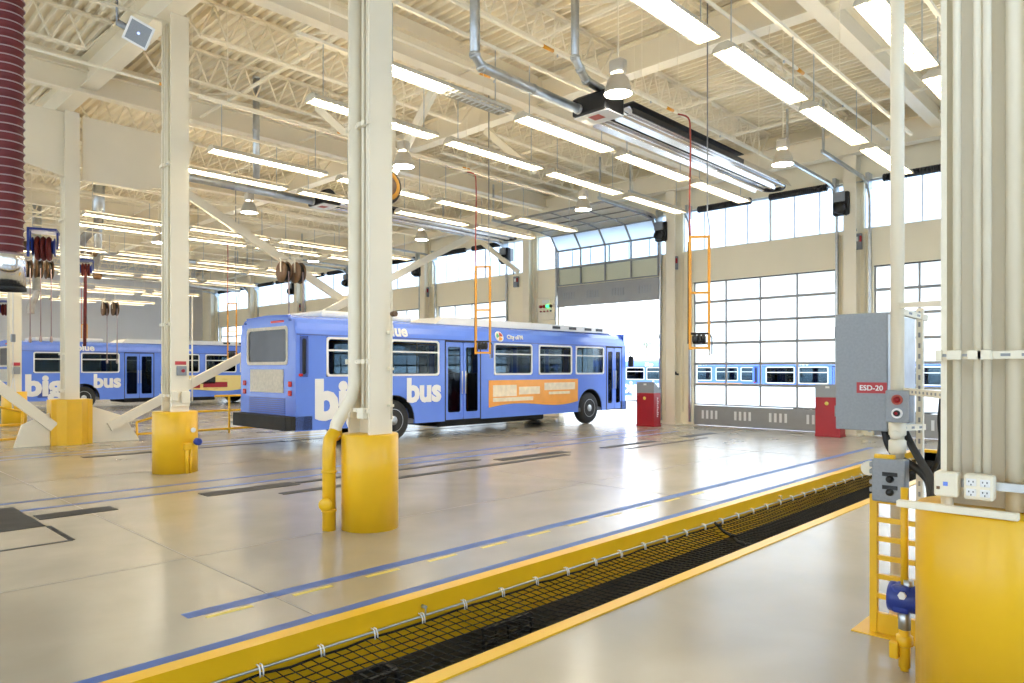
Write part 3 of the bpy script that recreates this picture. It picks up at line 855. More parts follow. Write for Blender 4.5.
CX2,CY2 = 4.72,12.5
c2 = make_column(CX2,CY2,'cream steel column with small red sign and blue knob on its yellow guard',0.355,1.03)
add_conduits(c2,(0.0,0.1),1.2,7.6)
for z in (1.3,2.5,5.2): add_bracket(c2,z,(0.0,0.1))
MB().rbox((0.02,-0.225,1.72),(0.16,0.04,0.16),0.01).build('switch_box','grey_box',c2)
MB().box((-0.08,-0.212,1.82),(0.1,-0.2,1.88)).build('sign_plate','red_sign',c2)
MB().lathe([(0.03,-0.27),(0.025,-0.24)],(0.03,0,1.72),10,'y').build('push_button','red',c2)
mb = MB(); mb.rbox((-0.1,-0.23,1.3),(0.1,0.06,0.16),0.01); mb.rbox((0.08,-0.23,1.27),(0.14,0.08,0.2),0.01); mb.rbox((0.0,-0.21,1.15),(0.3,0.06,0.07),0.01)
mb.build('junction_box','steel',c2)
kb = MB(); kb.tube([(0.05,-0.37,0.0),(0.05,-0.37,0.5)],0.03,10); kb.tube([(0.11,-0.37,0.0),(0.11,-0.37,0.42)],0.022,10); kb.rbox((0.06,-0.37,0.45),(0.14,0.08,0.12),0.02)
kb.build('conduit','yellow',c2)
kn = MB(); kn.lathe([(0.04,-0.10),(0.062,-0.085),(0.062,0.0),(0.05,0.02)],(0.2,-0.40,0.53),16,'y'); kn.build('junction_knob','royal',c2)
MB().lathe([(0.04,-0.365),(0.042,-0.35)],(0.16,0,0.72),14,'y').build('reflector','white',c2)
add_conduits(c2,(-0.26,),1.2,3.0,0.18,0.012)
CX3,CY3 = 4.76,18.9
c3 = make_column(CX3,CY3,'cream steel column with diagonal braces bolted to plates at both sides of its foot',0.33,1.05,True)
add_conduits(c3,(0.0,0.1,-0.1),1.2,7.6)
for z in (1.25,2.1,5.2): add_bracket(c3,z,(0.0,0.1,-0.1))
CX4,CY4 = 5.1,26.2
c4 = make_column(CX4,CY4,'cream steel column farthest back at the left edge, behind the red hose',0.33,1.05)
MB().rbox((0.0,-0.24,1.9),(0.2,0.06,0.1),0.01).build('sign_plate','red_sign',c4)
MB().rbox((0.0,-0.24,1.7),(0.2,0.08,0.22),0.01).build('switch_box','grey_box',c4)
add_conduits(c4,(0.0,0.1),1.2,7.6)

CXN,CYN = 4.37,0.74
cn = make_column(CXN,CYN,'nearest cream column at the right edge with outlet boxes above its yellow guard',0.35,1.035)
CO = (0.13,0.04,0.0)
add_conduits(cn,CO,1.2,7.6,-0.15,0.02)
add_conduits(cn,(-0.11,),1.04,7.6,-0.08,0.045)
for z in (1.82,4.2): add_bracket(cn,z,CO,-0.2)
mb = MB(); mb.box((-0.2,-0.3,1.15),(-0.165,0.2,1.19)); mb.build('conduit_bracket','galv',cn)
b = MB(); b.rbox((-0.235,0.155,1.165),(0.08,0.108,0.125),0.012); bo = b.build('outlet_box','steel',cn)
MB().rbox((-0.277,0.165,1.18),(0.006,0.022,0.02),0.002).build('window','led_plate',bo) if 'led_plate' in M else None
m = MB(); m.box((-0.279,0.145,1.16),(-0.275,0.165,1.18)); m.build('socket_insert','bus_blue',bo)
m = MB(); m.box((-0.279,0.18,1.14),(-0.275,0.195,1.155)); m.build('socket_insert','brown',bo)
b = MB(); b.rbox((-0.235,0.015,1.165),(0.08,0.125,0.125),0.012); bo = b.build('outlet_box','steel',cn)
for yy in (0.044,-0.014):
    for zz in (1.19,1.14):
        MB().rbox((-0.277,yy,zz),(0.006,0.042,0.036),0.002).build('socket','sign_white',bo)
        m = MB()
        for (a,b_) in ((-0.009,0.004),(0.009,0.004),(0.0,-0.011)): m.cbox((-0.281,yy+a,zz+b_),(0.003,0.004,0.008))
        m.build('socket_slot','black',bo)
MB().rbox((-0.335,0.1,1.055),(0.05,0.52,0.035),0.006).build('wire_tray','steel',cn)
MB().tube([(-0.2,0.155,1.1),(-0.2,0.155,1.0)],0.02,8).build('conduit','steel',cn)

# ---- braces of the bay at the third column (welded to the frame: structure)
YBR = 18.85
def brace(p, q, w=0.22):
    structure(MB().bar(p,q,0.12,w).build('roof_brace','steel'))
brace((5.55,YBR-0.1,0.36),(18.9,YBR-0.1,7.35))
brace((6.3,YBR+0.15,6.95),(18.9,YBR+0.15,0.4))
brace((4.4,YBR-0.1,0.42),(1.7,YBR-0.1,2.9))
brace((3.6,YBR+0.15,6.7),(-3.0,YBR+0.15,3.2))
gp = MB(); gp.prism([(5.1,0.0),(6.25,0.0),(5.9,0.6),(5.1,0.9)],YBR-0.03,YBR+0.03,'xz'); gp.prism([(4.45,0.0),(3.65,0.0),(3.8,0.5),(4.45,0.8)],YBR-0.03,YBR+0.03,'xz')
gp.prism([(5.0,7.7),(7.6,7.7),(7.3,6.5),(6.3,6.2),(5.0,6.2)],YBR-0.03,YBR+0.03,'xz'); gp.prism([(4.7,7.7),(3.2,7.7),(3.2,6.5),(4.7,6.2)],YBR-0.03,YBR+0.03,'xz')
for pq in ((pp(390,174,14),pp(318,108,14.6)),(pp(392,174,14),pp(436,86,13.6)),(pp(391,176,14),pp(391,95,14))): brace(*pq,w=0.14)
structure(gp.build('trim_30','steel'))
for pts in (((12.1,10.9,6.3),(12.1,12.5,7.6)),((12.1,25.4,6.3),(12.1,27.0,7.6)),((19.3,1.45,5.4),(19.3,4.3,7.3)),((19.3,18.2,5.4),(19.3,21.0,7.3))): brace(*pts,w=0.16)

# ================================================================== PIT NETTING
def seam(y): return 7.95-(PY1-y)*0.78
def pit_net(x0f, x1f, label):
    xr = x1f(PY1)
    root = empty('safety_net',(x0f(PY1),PY1,-0.14),label,'safety net','safety nets over the service pit')
    mb = MB(); NY = 13; cell = 0.085
    def P(x, k):
        y = PY1-0.045-(PY1-PY0-0.08)*k/NY
        s = k/NY
        return Vector((x, y, -0.165-0.06*math.sin(PI*s)+0.005*math.sin(x*7+k)))
    nx = int((xr-x0f(PY1))/cell)
    for k in range(NY+1):
        yk = P(0,k).y; a, b = x0f(yk), x1f(yk); n = int((b-a)/0.2)
        path = []
        for i in range(n+1):
            x = a+(b-a)*i/n
            p = P(x,k)
            if k == 0: p.z += 0.015*abs(math.sin(PI*(x-2.1)/0.43+PI/2))-0.01
            path.append(p)
        mb.tube(path, 0.0048 if k not in (0,NY) else 0.009, 4, False)
    x = math.floor(min(x0f(PY0),x0f(PY1))/cell)*cell
    while x < x1f(PY1)+0.5:
        path = []
        for k in range(NY+1):
            p = P(x-0.10+0.20*k/NY, k)
            if x0f(p.y) <= p.x <= x1f(p.y): path.append(p)
        if len(path) > 1: mb.tube(path, 0.0048, 4, False)
        x += cell
    mb.build('netting','net',root,True)
    if x1f(PY1) < 12:
        r = MB(); pa = [P(x1f(PY1-t*(PY1-PY0)), t*NY) for t in [i/10 for i in range(11)]]
        for p in pa: p.z += 0.03+0.01*math.sin(p.y*20)
        r.tube(pa,0.018,6); 
        for p in pa[1::3]: r.rbox((p.x,p.y,p.z+0.02),(0.05,0.05,0.03),0.008)
        r.build('lacing_rope','net',root,True)
    return root
N1 = pit_net(lambda y: -1.5, seam, 'black cord safety net over the nearer length of the pit')
N2 = pit_net(seam, lambda y: 17.0, 'black cord safety net over the far length of the pit, beyond the laced seam')
rod = empty('net_rod',(PX0,PY1,-0.13),'thin steel rod with white clips along the pit curb, holding the nets','rod')
r = MB(); r.tube([(-1.8,PY1-0.035,-0.125),(17.0,PY1-0.035,-0.125)],0.009,6); r.build('rod','galv',rod,True)
x = 2.1-0.43*6; k = 0
while x < 16.9:
    m = MB()
    for dx in (-0.011,0.011): m.tube([(x+dx,PY1-0.012,-0.105),(x+dx,PY1-0.04,-0.105),(x+dx,PY1-0.058,-0.135),(x+dx,PY1-0.06,-0.17)],0.0055,5)
    m.build('net_clip','sign_white',rod,True); x += 0.43; k += 1
for xx in (3.42,9.9,13.6):
    m = MB(); m.tube([(xx,PY1-0.005,-0.06),(xx,PY1-0.05,-0.06)],0.014,8); m.tube([(xx,PY1-0.045,-0.05),(xx,PY1-0.045,-0.12)],0.006,6)
    m.build('eye_bolt','galv',rod,True)
# things standing down in the pit
st = empty('pit_stand',(2.76,3.9,-1.5),'black folding stand seen through the net at the bottom of the picture','stand')
m = MB(); m.ring([(-0.12,-0.09),(0.12,-0.09),(0.12,0.09),(-0.12,0.09)],[(-0.09,-0.06),(0.09,-0.06),(0.09,0.06),(-0.09,0.06)],1.22,1.25,'xy'); m.build('stand_top','black',st)
for sx in (-1,1):
    for sy in (-1,1): MB().bar((sx*0.11,sy*0.08,1.23),(sx*0.24,sy*0.16,0.0),0.03,0.03).build('leg','black',st)
bx = empty('tool_crate',(4.05,3.74,-1.5),'black slatted crate seen under the net, near the middle of the pit','crate')
m = MB(); m.box((-0.28,-0.2,0.9),(0.28,0.2,0.94)); 
for k in range(5): m.box((-0.28+k*0.135,-0.2,0.94),(-0.26+k*0.135,-0.17,1.2)); m.box((-0.28+k*0.135,0.17,0.94),(-0.26+k*0.135,0.2,1.2))
for z in (1.0,1.1,1.2): m.box((-0.28,-0.21,z),(0.28,-0.19,z+0.04)); m.box((-0.28,0.19,z),(0.28,0.21,z+0.04))
m.build('crate_body','black',bx)
for sx in (-1,1):
    for sy in (-1,1): MB().box((sx*0.26-0.02,sy*0.18-0.02,0),(sx*0.26+0.02,sy*0.18+0.02,0.9)).build('leg','black',bx)
# ================================================================== EQUIPMENT BESIDE THE NEAREST COLUMN
# tall conduit pole with the button box
pole = empty('conduit_pole',(5.32,1.45,0),'tall cream conduit pole rising beside the grey enclosure to the roof','pole')
MB().tube([(0,0,0.35),(0,0,7.7)],0.043,16).build('pipe','steel',pole)
m = MB(); m.tube([(0,0,0.0),(0,0,0.35)],0.05,16); m.build('pole_foot','steel',pole)
m = MB()
for z in (1.22,1.34): m.lathe([(0.043,z-0.05),(0.055,z-0.04),(0.055,z+0.04),(0.043,z+0.05)],(0,0,0),16)
m.lathe([(0.001,-0.06),(0.035,-0.055),(0.035,0.0)],(0,0,1.3),12,'x'); m.build('conduit_body','steel',pole)
m = MB(); m.tube([(-0.03,0,1.08),(-0.2,0.12,1.08)],0.035,12); m.lathe([(0.048,-0.02),(0.048,0.03)],(-0.2,0.12,1.08),14,'x'); m.build('conduit_stub','steel',pole)
bb = empty('button_box',(5.22,1.41,1.50),'small grey box with red push buttons on the conduit pole','control box')
m = MB(); m.rbox((0,0,0),(0.10,0.15,0.215),0.008); m.build('box_body','grey_box',bb)
for z,inner in ((0.045,'red'),(-0.045,'red')):
    o = MB().lathe([(0.034,-0.062),(0.034,-0.05)],(0,0.0,z),18,'x').build('button_ring','sign_white' if z<0 else 'red_line',bb)
    MB().lathe([(0.001,-0.082),(0.018,-0.08),(0.022,-0.06)],(0,0.0,z),16,'x').build('push_button','black' if z<0 else 'red',o)
    MB().lathe([(0.001,-0.087),(0.009,-0.085),(0.011,-0.08)],(0,0.0,z),12,'x').build('button_cap','red',o)

esd = empty('electrical_enclosure',(5.4,1.71,1.32),'grey steel electrical enclosure with a red sign reading ESD-20','electrical enclosure')
m = MB(); m.rbox((0.38,0.0,0.41),(0.72,0.335,0.82),0.012); m.build('enclosure_body','galv',esd)
m = MB(); m.rbox((0.008,0.0,0.41),(0.022,0.35,0.84),0.006); d_ = m.build('door','grey_box',esd)
for z in (0.12,0.7): MB().tube([(0.008,0.178,z-0.04),(0.008,0.178,z+0.04)],0.008,8).build('hinge','grey_box',d_)
m = MB(); m.box((-0.0065,-0.172,0.258),(-0.002,0.028,0.335)); sg = m.build('sign_plate','red_sign',esd)
text_part('sign_lettering','ESD-20',0.052,'sign_white',sg,(-0.008,-0.07,0.278),(PI/2,0,-PI/2),0.001,0.001,'CENTER')

fr = empty('support_stand',(5.6,1.4,0),'cream perforated strut frame tying the grey enclosure to the nearest column','support frame')
def strut(mb, sl, a, b, w=0.042):
    mb.bar(a,b,w,w); a,b = Vector(a),Vector(b); L=(b-a).length; n=int(L/0.075); d=(b-a).normalized()
    for k in range(n):
        c = a+d*(0.04+0.075*k); 
        if abs(d.z) > 0.9: sl.cbox(c,(w+0.002,0.014,0.034)); 
        else: sl.bar(c-d*0.014,c+d*0.014,w+0.002,0.016)
pst, sl = MB(), MB()
strut(pst,sl,(5.42,1.49,1.28),(5.42,1.49,2.2)); strut(pst,sl,(5.62,1.385,0.0),(5.62,1.385,2.18))
pst.build('upright','steel',fr,True); 
for p_,q_ in (((5.42,1.49,2.16),(5.66,1.36,2.11)),((5.42,1.47,1.34),(5.64,1.37,1.34)),((5.36,1.42,1.60),(4.56,0.965,1.60))):
    arm = MB(); strut(arm,sl,p_,q_); arm.build('cross_arm','steel',fr,True)
arm = MB(); arm.bar((5.38,1.46,2.19),(4.56,0.97,2.12),0.035,0.035); arm.tube([(4.56,0.98,2.1),(4.56,0.98,2.16)],0.03,8)
arm.build('cross_arm','steel',fr,True)
sl.build('slot_pattern','grey_frame',fr,True)

# yellow ladder-like guard with the knob panel on top
lg = empty('ladder_guard',(5.06,1.39,0),'yellow ladder-shaped steel guard standing on a yellow floor plate','guard stand')
def lad(x0,y0,x1,y1,name):
    m = MB()
    for (x,y) in ((x0,y0),(x1,y1)): m.box((x-0.022,y-0.022,0.0),(x+0.022,y+0.022,0.92))
    for z in (0.25,0.38,0.505,0.63,0.755,0.88): m.bar((x0,y0,z),(x1,y1,z),0.03,0.032)
    m.bar((x0,y0,0.075),(x1,y1,0.075),0.03,0.13)
    return m.build(name,'yellow',lg,True)
lad(5.06,1.52,5.06,1.20,'ladder_panel'); lad(5.42,1.22,5.06,1.20,'ladder_panel')
m = MB(); m.prism([(4.98,1.64),(5.5,1.64),(5.5,1.05),(4.98,1.05)],0.0005,0.008,'xy'); m.build('floor_plate','yellow',lg,True)
pn = empty('switch_panel',(5.0,1.405,0.885),'grey switch panel with two black knobs on top of the yellow ladder guard','control box')
m = MB(); m.rbox((0.04,0.01,0.14),(0.1,0.20,0.28),0.01); 
m.build('panel_body','grey_box',pn)
for z in (0.17,0.085):
    MB().box((-0.014,-0.045,z),(-0.009,0.045,z+0.026)).build('label_plate','black',pn)
    MB().lathe([(0.001,-0.034),(0.020,-0.030),(0.024,-0.01)],(0,0.0,z-0.018),14,'x').build('knob','black',pn)
for z in (0.07,0.12,0.19,0.235): MB().rbox((0.03,0.115,z),(0.05,0.03,0.03),0.006).build('cable_gland','grey_frame',pn)
m = MB(); m.tube([(0.03,-0.02,0.285),(0.03,0.10,0.285)],0.022,10); m.build('conduit','yellow',pn)
yp = empty('junction_pipe',(4.54,1.20,0),'yellow pipe with a bright blue junction fitting beside the ladder guard','pipe')
m = MB(); m.tube([(0,0,0.50),(0,0,1.06)],0.021,12); m.build('pipe','yellow',yp)
m = MB(); m.tube([(0,0,0.02),(0,0,0.26)],0.032,12); m.lathe([(0.032,0.14),(0.046,0.15),(0.046,0.2),(0.032,0.21)],(0,0,0),12); m.rbox((-0.03,0.045,0.12),(0.05,0.05,0.10),0.01); m.tube([(0,0,0.0),(0,0,0.04)],0.024,10); m.build('pipe','yellow',yp)
m = MB(); m.tube([(0,0,0.24),(0,0,0.35)],0.034,12); m.build('nipple','galv',yp)
m = MB(); m.lathe([(0.001,-0.11),(0.07,-0.105),(0.078,-0.09),(0.078,0.04),(0.085,0.05),(0.085,0.075),(0.001,0.08)],(0,0,0),20,'y')
m.rbox((0,0.01,0.0),(0.13,0.1,0.16),0.02); bj = m.build('junction_fitting','royal',yp); bj.location=(0,0.0,0.42); bj.rotation_euler=(0,0,0.0)
m = MB(); m.lathe([(0.03,0.05),(0.03,0.11)],(0,-0.02,0.42),12); m.build('nipple','galv',yp)
m = MB(); m.tube([(-0.075,-0.01,0.455),(-0.095,-0.01,0.455)],0.022,6); m.build('plug','white',yp)

# heavy black cables
def cable(path, r, label):
    m = MB(); m.tube(path,r,12); o = m.build('power_cable','rubber'); tag(o,label,'cable','black cables from the enclosure')
    o['label']=label; return o
def spl(pts, n=8):
    P=[pts[0]]+pts+[pts[-1]]; out=[]
    for i in range(1,len(P)-2):
        for k in range(n):
            t=k/n; p0,p1,p2,p3=P[i-1],P[i],P[i+1],P[i+2]
            out.append(0.5*((2*p1)+(p2-p0)*t+(2*p0-5*p1+4*p2-p3)*t*t+(-p0+3*p1-3*p2+p3)*t**3))
    return out+[pts[-1]]
cable(spl([pp(885,430,5.0),pp(889,446,4.95),pp(899,458,4.9),pp(916,468,4.6),pp(929,482,4.3),pp(932,504,4.1)]),0.026,'thick black cable curving from the enclosure to the yellow guard, lower one')
cable(spl([pp(905,432,5.0),pp(914,450,4.8),pp(926,470,4.45),pp(935,488,4.15),pp(937,504,3.98)]),0.024,'thick black cable dropping straighter from behind the enclosure, upper one')
cable(spl([pp(942,396,4.6),pp(940,420,4.6),pp(941,440,4.6),pp(938,460,4.5),pp(930,476,4.7)]),0.016,'thin black cable hanging along the left edge of the nearest column')

# ================================================================== RED CABINETS
def red_cabinet(loc, label, rz=0):
    t = empty('waste_cabinet',loc,label,'cabinet','red cabinets with grey hoods at the wall columns',rz)
    m = MB(); m.rbox((0.19,0,0.51),(0.38,0.62,1.02),0.012); m.rbox((0.19,0,0.03),(0.4,0.64,0.06),0.008); m.build('cabinet_body','red',t)
    h = MB(); h.prism([(0.0,1.02),(0.42,1.02),(0.42,1.10),(0.0,1.36)],-0.31,0.31,'xz'); ho = h.build('hood','grey_box',t)
    MB().rbox((-0.006,0,1.28),(0.012,0.1,0.05),0.003).build('latch','white',ho)
    MB().lathe([(0.001,-0.012),(0.05,-0.01),(0.05,0.0)],(0,0.02,0.86),14,'x').build('round_sticker','yellow_tape',t)
    s = MB(); z = 0.30
    for k in range(11):
        s.box((0.17,-0.3145,z),(0.17+0.05+0.02*((k*7)%3),-0.312,z+0.022)); s.box((0.17,-0.3145,z+0.028),(0.19,-0.312,z+0.04)); z += 0.055
    s.build('lettering','sign_white',t)
    return t
red_cabinet((18.35,12.0,0),'red cabinet with grey slanted hood between the open door and the glass door')
red_cabinet((18.75,6.75,0),'red cabinet half hidden behind the grey electrical enclosure')
# ================================================================== LIGHT FIXTURES
LZ = 5.45
ROWY = [2.35,3.92,7.15,8.75,12.0,13.5,19.15,20.6,24.9,26.4,30.3,31.9,36.4,38.0,42.5,44.1]
FX = [5.1,7.62,10.16,12.7]
ZR = 6.3
def make_fixture():
    t = empty('strip_light',(0,0,0))
    m = MB(); L = 2.2
    prof_o = [(-0.145,0.0),(-0.13,0.05),(-0.06,0.10),(0.06,0.10),(0.13,0.05),(0.145,0.0)]
    for s in (-1,1):      # two flared wings and a raised spine, with a light slot between them
        m.prism([(s*0.145,0.0),(s*0.13,0.05),(s*0.085,0.082),(s*0.08,0.074),(s*0.122,0.045),(s*0.137,0.0)],0,L,'yz')
    m.prism([(-0.06,0.09),(-0.05,0.10),(0.05,0.10),(0.06,0.09)],0,L,'yz')
    for x in (0.0,L-0.006): m.prism(prof_o,x,x+0.006,'yz')
    m.build('housing','fixture',t)
    lv = MB()
    for k in range(1,24): lv.box((L*k/24-0.002,-0.135,0.004),(L*k/24+0.002,0.135,0.02))
    lv.box((0,-0.004,0.004),(L,0.004,0.02)); lv.build('louvre','white',t)
    for xa in (0.03,L/2+0.02):
        for y in (-0.065,0.065):
            m = MB(); m.tube([(xa,y,0.05),(xa+L/2-0.05,y,0.05)],0.018,8); m.build('fluorescent_tube','tube',t)
    for xx in (0.2,L-0.2):
        m = MB(); m.tube([(xx,0,0.10),(xx,0,ZR-LZ-0.012)],0.008,5,False); m.build('hanger_rod','galv',t)
    return t
fx0 = make_fixture(); first = True
rowname = {0:'rightmost row',1:'row above the pit'}
for ri,y in enumerate(ROWY):
    for ci,x in enumerate(FX):
        if not in_view([(x+q,y,LZ) for q in (0,0.8,1.6,2.4)],5): continue
        t = fx0 if first else copy_tree(fx0); first = False
        t.location = (x,y,LZ)
        rn = rowname.get(ri, ORD[ri]+' row beyond the pit' if False else ORD[ri+1]+' row from the right')
        lab = 'white fluorescent strip light, %s from the door wall in the %s' % (ORD[4-ci], rn)
        if ri == 2 and ci == 0:
            lab = 'fluorescent strip light with its far half unlit, beside the nearest full column'
            tubes = [c for c in t.children if c.name.startswith('fluorescent_tube')]
            for c in tubes[2:]:
                c.data = c.data.copy(); c.data.materials[0] = M['white']
        tag(t,lab,'light fixture','fluorescent strip lights in rows under the roof')
KIDS_CACHE = None
for ri,y in enumerate(ROWY):
    m = MB(); m.box((4.9,y-0.025,ZR-0.01),(15.3,y+0.025,ZR+0.035))
    for x in (5.4,8.4,11.4,14.4): m.tube([(x,y,ZR),(x,y,DECK)],0.006,4,False)
    o = m.build('strut_rail','steel')
    tag(o,'white strut rail carrying the %s' % rowname.get(ri, ORD[ri+1]+' row of strip lights from the right') if ri>1 else 'white strut rail carrying the strip light '+rowname[ri],'rail','strut rails above the strip lights')
# ---- unlit small strip fixtures at upper left
for k,(x,y,l) in enumerate(((1.2,9.4,'short unlit white strip fixture at upper left, nearer the red hose'),(0.6,11.2,'short unlit white strip fixture at upper left, second from the red hose'),(0.3,13.4,'short unlit white strip fixture at upper left, farthest from the camera'))):
    t = empty('unlit_strip',(x,y,6.9),l,'light fixture','unlit strips at upper left')
    m = MB(); m.prism([(-0.06,0),(0.06,0),(0.04,0.07),(-0.04,0.07)],0,1.25,'yz'); m.build('housing','white',t)
    for xx in (0.2,1.0): MB().tube([(xx,0,0.06),(xx,0,DECK-6.9)],0.008,5,False).build('hanger_rod','steel',t)
for k in range(4):
    y = 8.2+1.25*k
    m = MB(); m.tube([(-3.0,y,7.35),(4.3,y,7.35)],0.022,6)
    for x in (-2,1,3.9): m.tube([(x,y,7.35),(x,y,DECK)],0.006,4,False)
    tag(m.build('roof_pipe','steel'),'thin white roof pipe at upper left, %s from the camera' % ORD[k+1],'pipe','thin pipes at upper left')

# ---- high-bay lamps
def make_highbay():
    t = empty('high_bay_lamp',(0,0,0))
    m = MB(); m.lathe([(0.205,0.0),(0.20,0.02),(0.185,0.1),(0.155,0.2),(0.11,0.27),(0.10,0.275),(0.15,0.195),(0.18,0.1),(0.196,0.01)],(0,0,0),24,closed=True); m.build('reflector','grille',t)
    m = MB(); m.lathe([(0.001,-0.012),(0.12,-0.008),(0.195,0.012),(0.195,0.02),(0.001,0.02)],(0,0,0),24); m.build('lens','bulb',t)
    m = MB(); m.rbox((0,0,0.40),(0.17,0.22,0.2),0.03); m.box((-0.02,-0.12,0.26),(0.02,-0.09,0.45)); m.box((-0.02,0.09,0.26),(0.02,0.12,0.45)); m.build('ballast_box','grille',t)
    m = MB(); m.tube([(0,0,0.49),(0,0,DECK-5.7-0.02)],0.012,6,False); m.build('hanger_rod','steel',t)
    return t
HB = [(8.4,5.95,'high bay lamp with bright round lens hanging over the radiant heater burner'),(13.5,5.7,'high bay lamp hanging above the closed glass door, right of the long heater'),
      (13.9,10.9,'high bay lamp hanging in front of the raised open door'),(8.5,11.1,'high bay lamp just right of the column before the bus'),
      (8.3,17.2,'high bay lamp between the two middle columns'),(13.7,17.0,'high bay lamp beyond the bus roof, right of the nearest full column'),
      (8.3,23.3,'distant high bay lamp above the far bus, nearer one'),(13.7,23.3,'distant high bay lamp between brace and far wall, farther one')]
hb0 = make_highbay()
for k,(x,y,l) in enumerate(HB):
    t = hb0 if k == 0 else copy_tree(hb0); t.location = (x,y,5.7); tag(t,l,'lamp','high bay lamps')

# ---- radiant tube heaters with flues
def heater(x0, y, z, label, L=6.3):
    t = empty('radiant_heater',(x0,y,z),label,'heater','radiant tube heaters')
    m = MB(); m.rbox((0.0,0,0.06),(0.5,0.62,0.26),0.02); m.lathe([(0.18,-0.32),(0.18,0.32)],(-0.05,0,0.1),16,'y'); m.build('burner_box','black',t)
    m = MB(); m.box((-0.20,-0.32,-0.09),(0.22,0.32,-0.075)); pl = m.build('burner_plate','white',t)
    m = MB(); m.box((-0.12,-0.1,-0.094),(0.06,0.1,-0.089)); m.build('warning_label','red_line',pl)
    for yy in (-0.22,0.22):
        MB().tube([(0.22,yy,0.0),(L,yy,0.0)],0.045,12).build('heater_tube','alu',t)
        m = MB(); m.add([(0.4,yy-0.19,-0.04),(0.4,yy-0.09,0.12),(0.4,yy+0.09,0.12),(0.4,yy+0.19,-0.04),(L,yy-0.19,-0.04),(L,yy-0.09,0.12),(L,yy+0.09,0.12),(L,yy+0.19,-0.04)],[(0,1,5,4),(1,2,6,5),(2,3,7,6)])
        m.add([(0.4,yy-0.188,-0.042),(0.4,yy-0.088,0.115),(0.4,yy+0.088,0.115),(0.4,yy+0.188,-0.042),(L,yy-0.188,-0.042),(L,yy-0.088,0.115),(L,yy+0.088,0.115),(L,yy+0.188,-0.042)],[(0,4,5,1),(1,5,6,2),(2,6,7,3)])
        m.build('reflector','alu',t)
    pth = [(L+0.22*math.sin(PI*k/10),-0.22*math.cos(PI*k/10),0.0) for k in range(11)]
    MB().tube(pth,0.045,10).build('return_bend','black',t)
    m = MB(); m.box((0.3,-0.44,-0.05),(L-2.3,-0.42,0.035)); m.box((0.3,-0.44,0.122),(L-2.3,-0.1,0.135)); m.tube([(0.3,0.0,-0.03),(L-0.4,0.0,-0.03)],0.02,6); m.build('top_shield','black',t)
    for xx in (1.2,3.4,5.6): MB().tube([(xx,0,0.1),(xx,0,DECK-z-0.02)],0.008,4,False).build('hanger_rod','steel',t)
    return t
heater(8.75,6.57,5.7,'long twin tube radiant heater with black burner box under the high bay lamp')
heater(9.05,14.9,5.7,'twin tube radiant heater passing behind the column in front of the bus')
def flue(path, r, label):
    t = empty('heater_flue',path[0],label,'flue duct','galvanised flue ducts')
    MB().tube(path,r,14).build('duct','galv',t,True)
    for i in range(len(path)-1):
        a,b = Vector(path[i]),Vector(path[i+1]); n = max(1,int((b-a).length/0.9)); d = (b-a).normalized()
        for k in range(n+1):
            c = a+(b-a)*(k/n); MB().tube([c-d*0.02,c+d*0.02],r+0.008,14).build('duct_joint','galv',t,True)
flue([(6.30,6.72,8.40),(6.30,6.72,5.84),(6.42,6.72,5.72),(8.44,6.72,5.70)],0.068,'galvanised flue dropping from the roof, then running along to the heater, left one')
flue([(8.0,6.42,8.40),(8.0,6.42,6.25),(8.12,6.42,6.12),(8.3,6.45,6.02),(8.66,6.45,5.99)],0.062,'galvanised flue dropping almost straight down onto the black burner box')
flue([(5.75,14.9,8.40),(5.75,14.9,5.85),(5.9,14.9,5.7),(8.74,14.9,5.7)],0.085,'galvanised flue behind the second column, feeding the farther heater')
flue([(7.6,15.4,8.40),(7.6,15.4,6.0)],0.075,'short galvanised flue drop right of the second column')

# ---- sprinkler mains along the lanes with orange tags
for k,(y,z) in enumerate(((5.3,7.35),(8.1,7.35),(9.7,7.35),(14.6,7.35),(20.9,7.35),(2.6,7.4))):
    t = empty('sprinkler_pipe',(-4,y,z),None,None)
    tag(t,'white sprinkler pipe with orange tags under the roof, %s from the right' % ORD[[2,3,4,5,6,1][k]],'pipe','sprinkler pipes under the roof')
    MB().tube([(-4,y,z),(19.2,y,z)],0.03,8).build('pipe','steel',t,True)
    for x in (5.2,9.2,13.2): MB().tube([(x,y,z),(x+0.28,y,z)],0.033,8).build('pipe_tag','orange',t,True)
    for x in (6,9,12,15,18):
        MB().tube([(x,y,z),(x,y,DECK)],0.006,4,False).build('pipe_hanger','steel',t,True)
        MB().lathe([(0.02,z-0.07),(0.012,z-0.03),(0.02,z)],(x+0.6,y,0),8).build('sprinkler_head','galv',t,True)

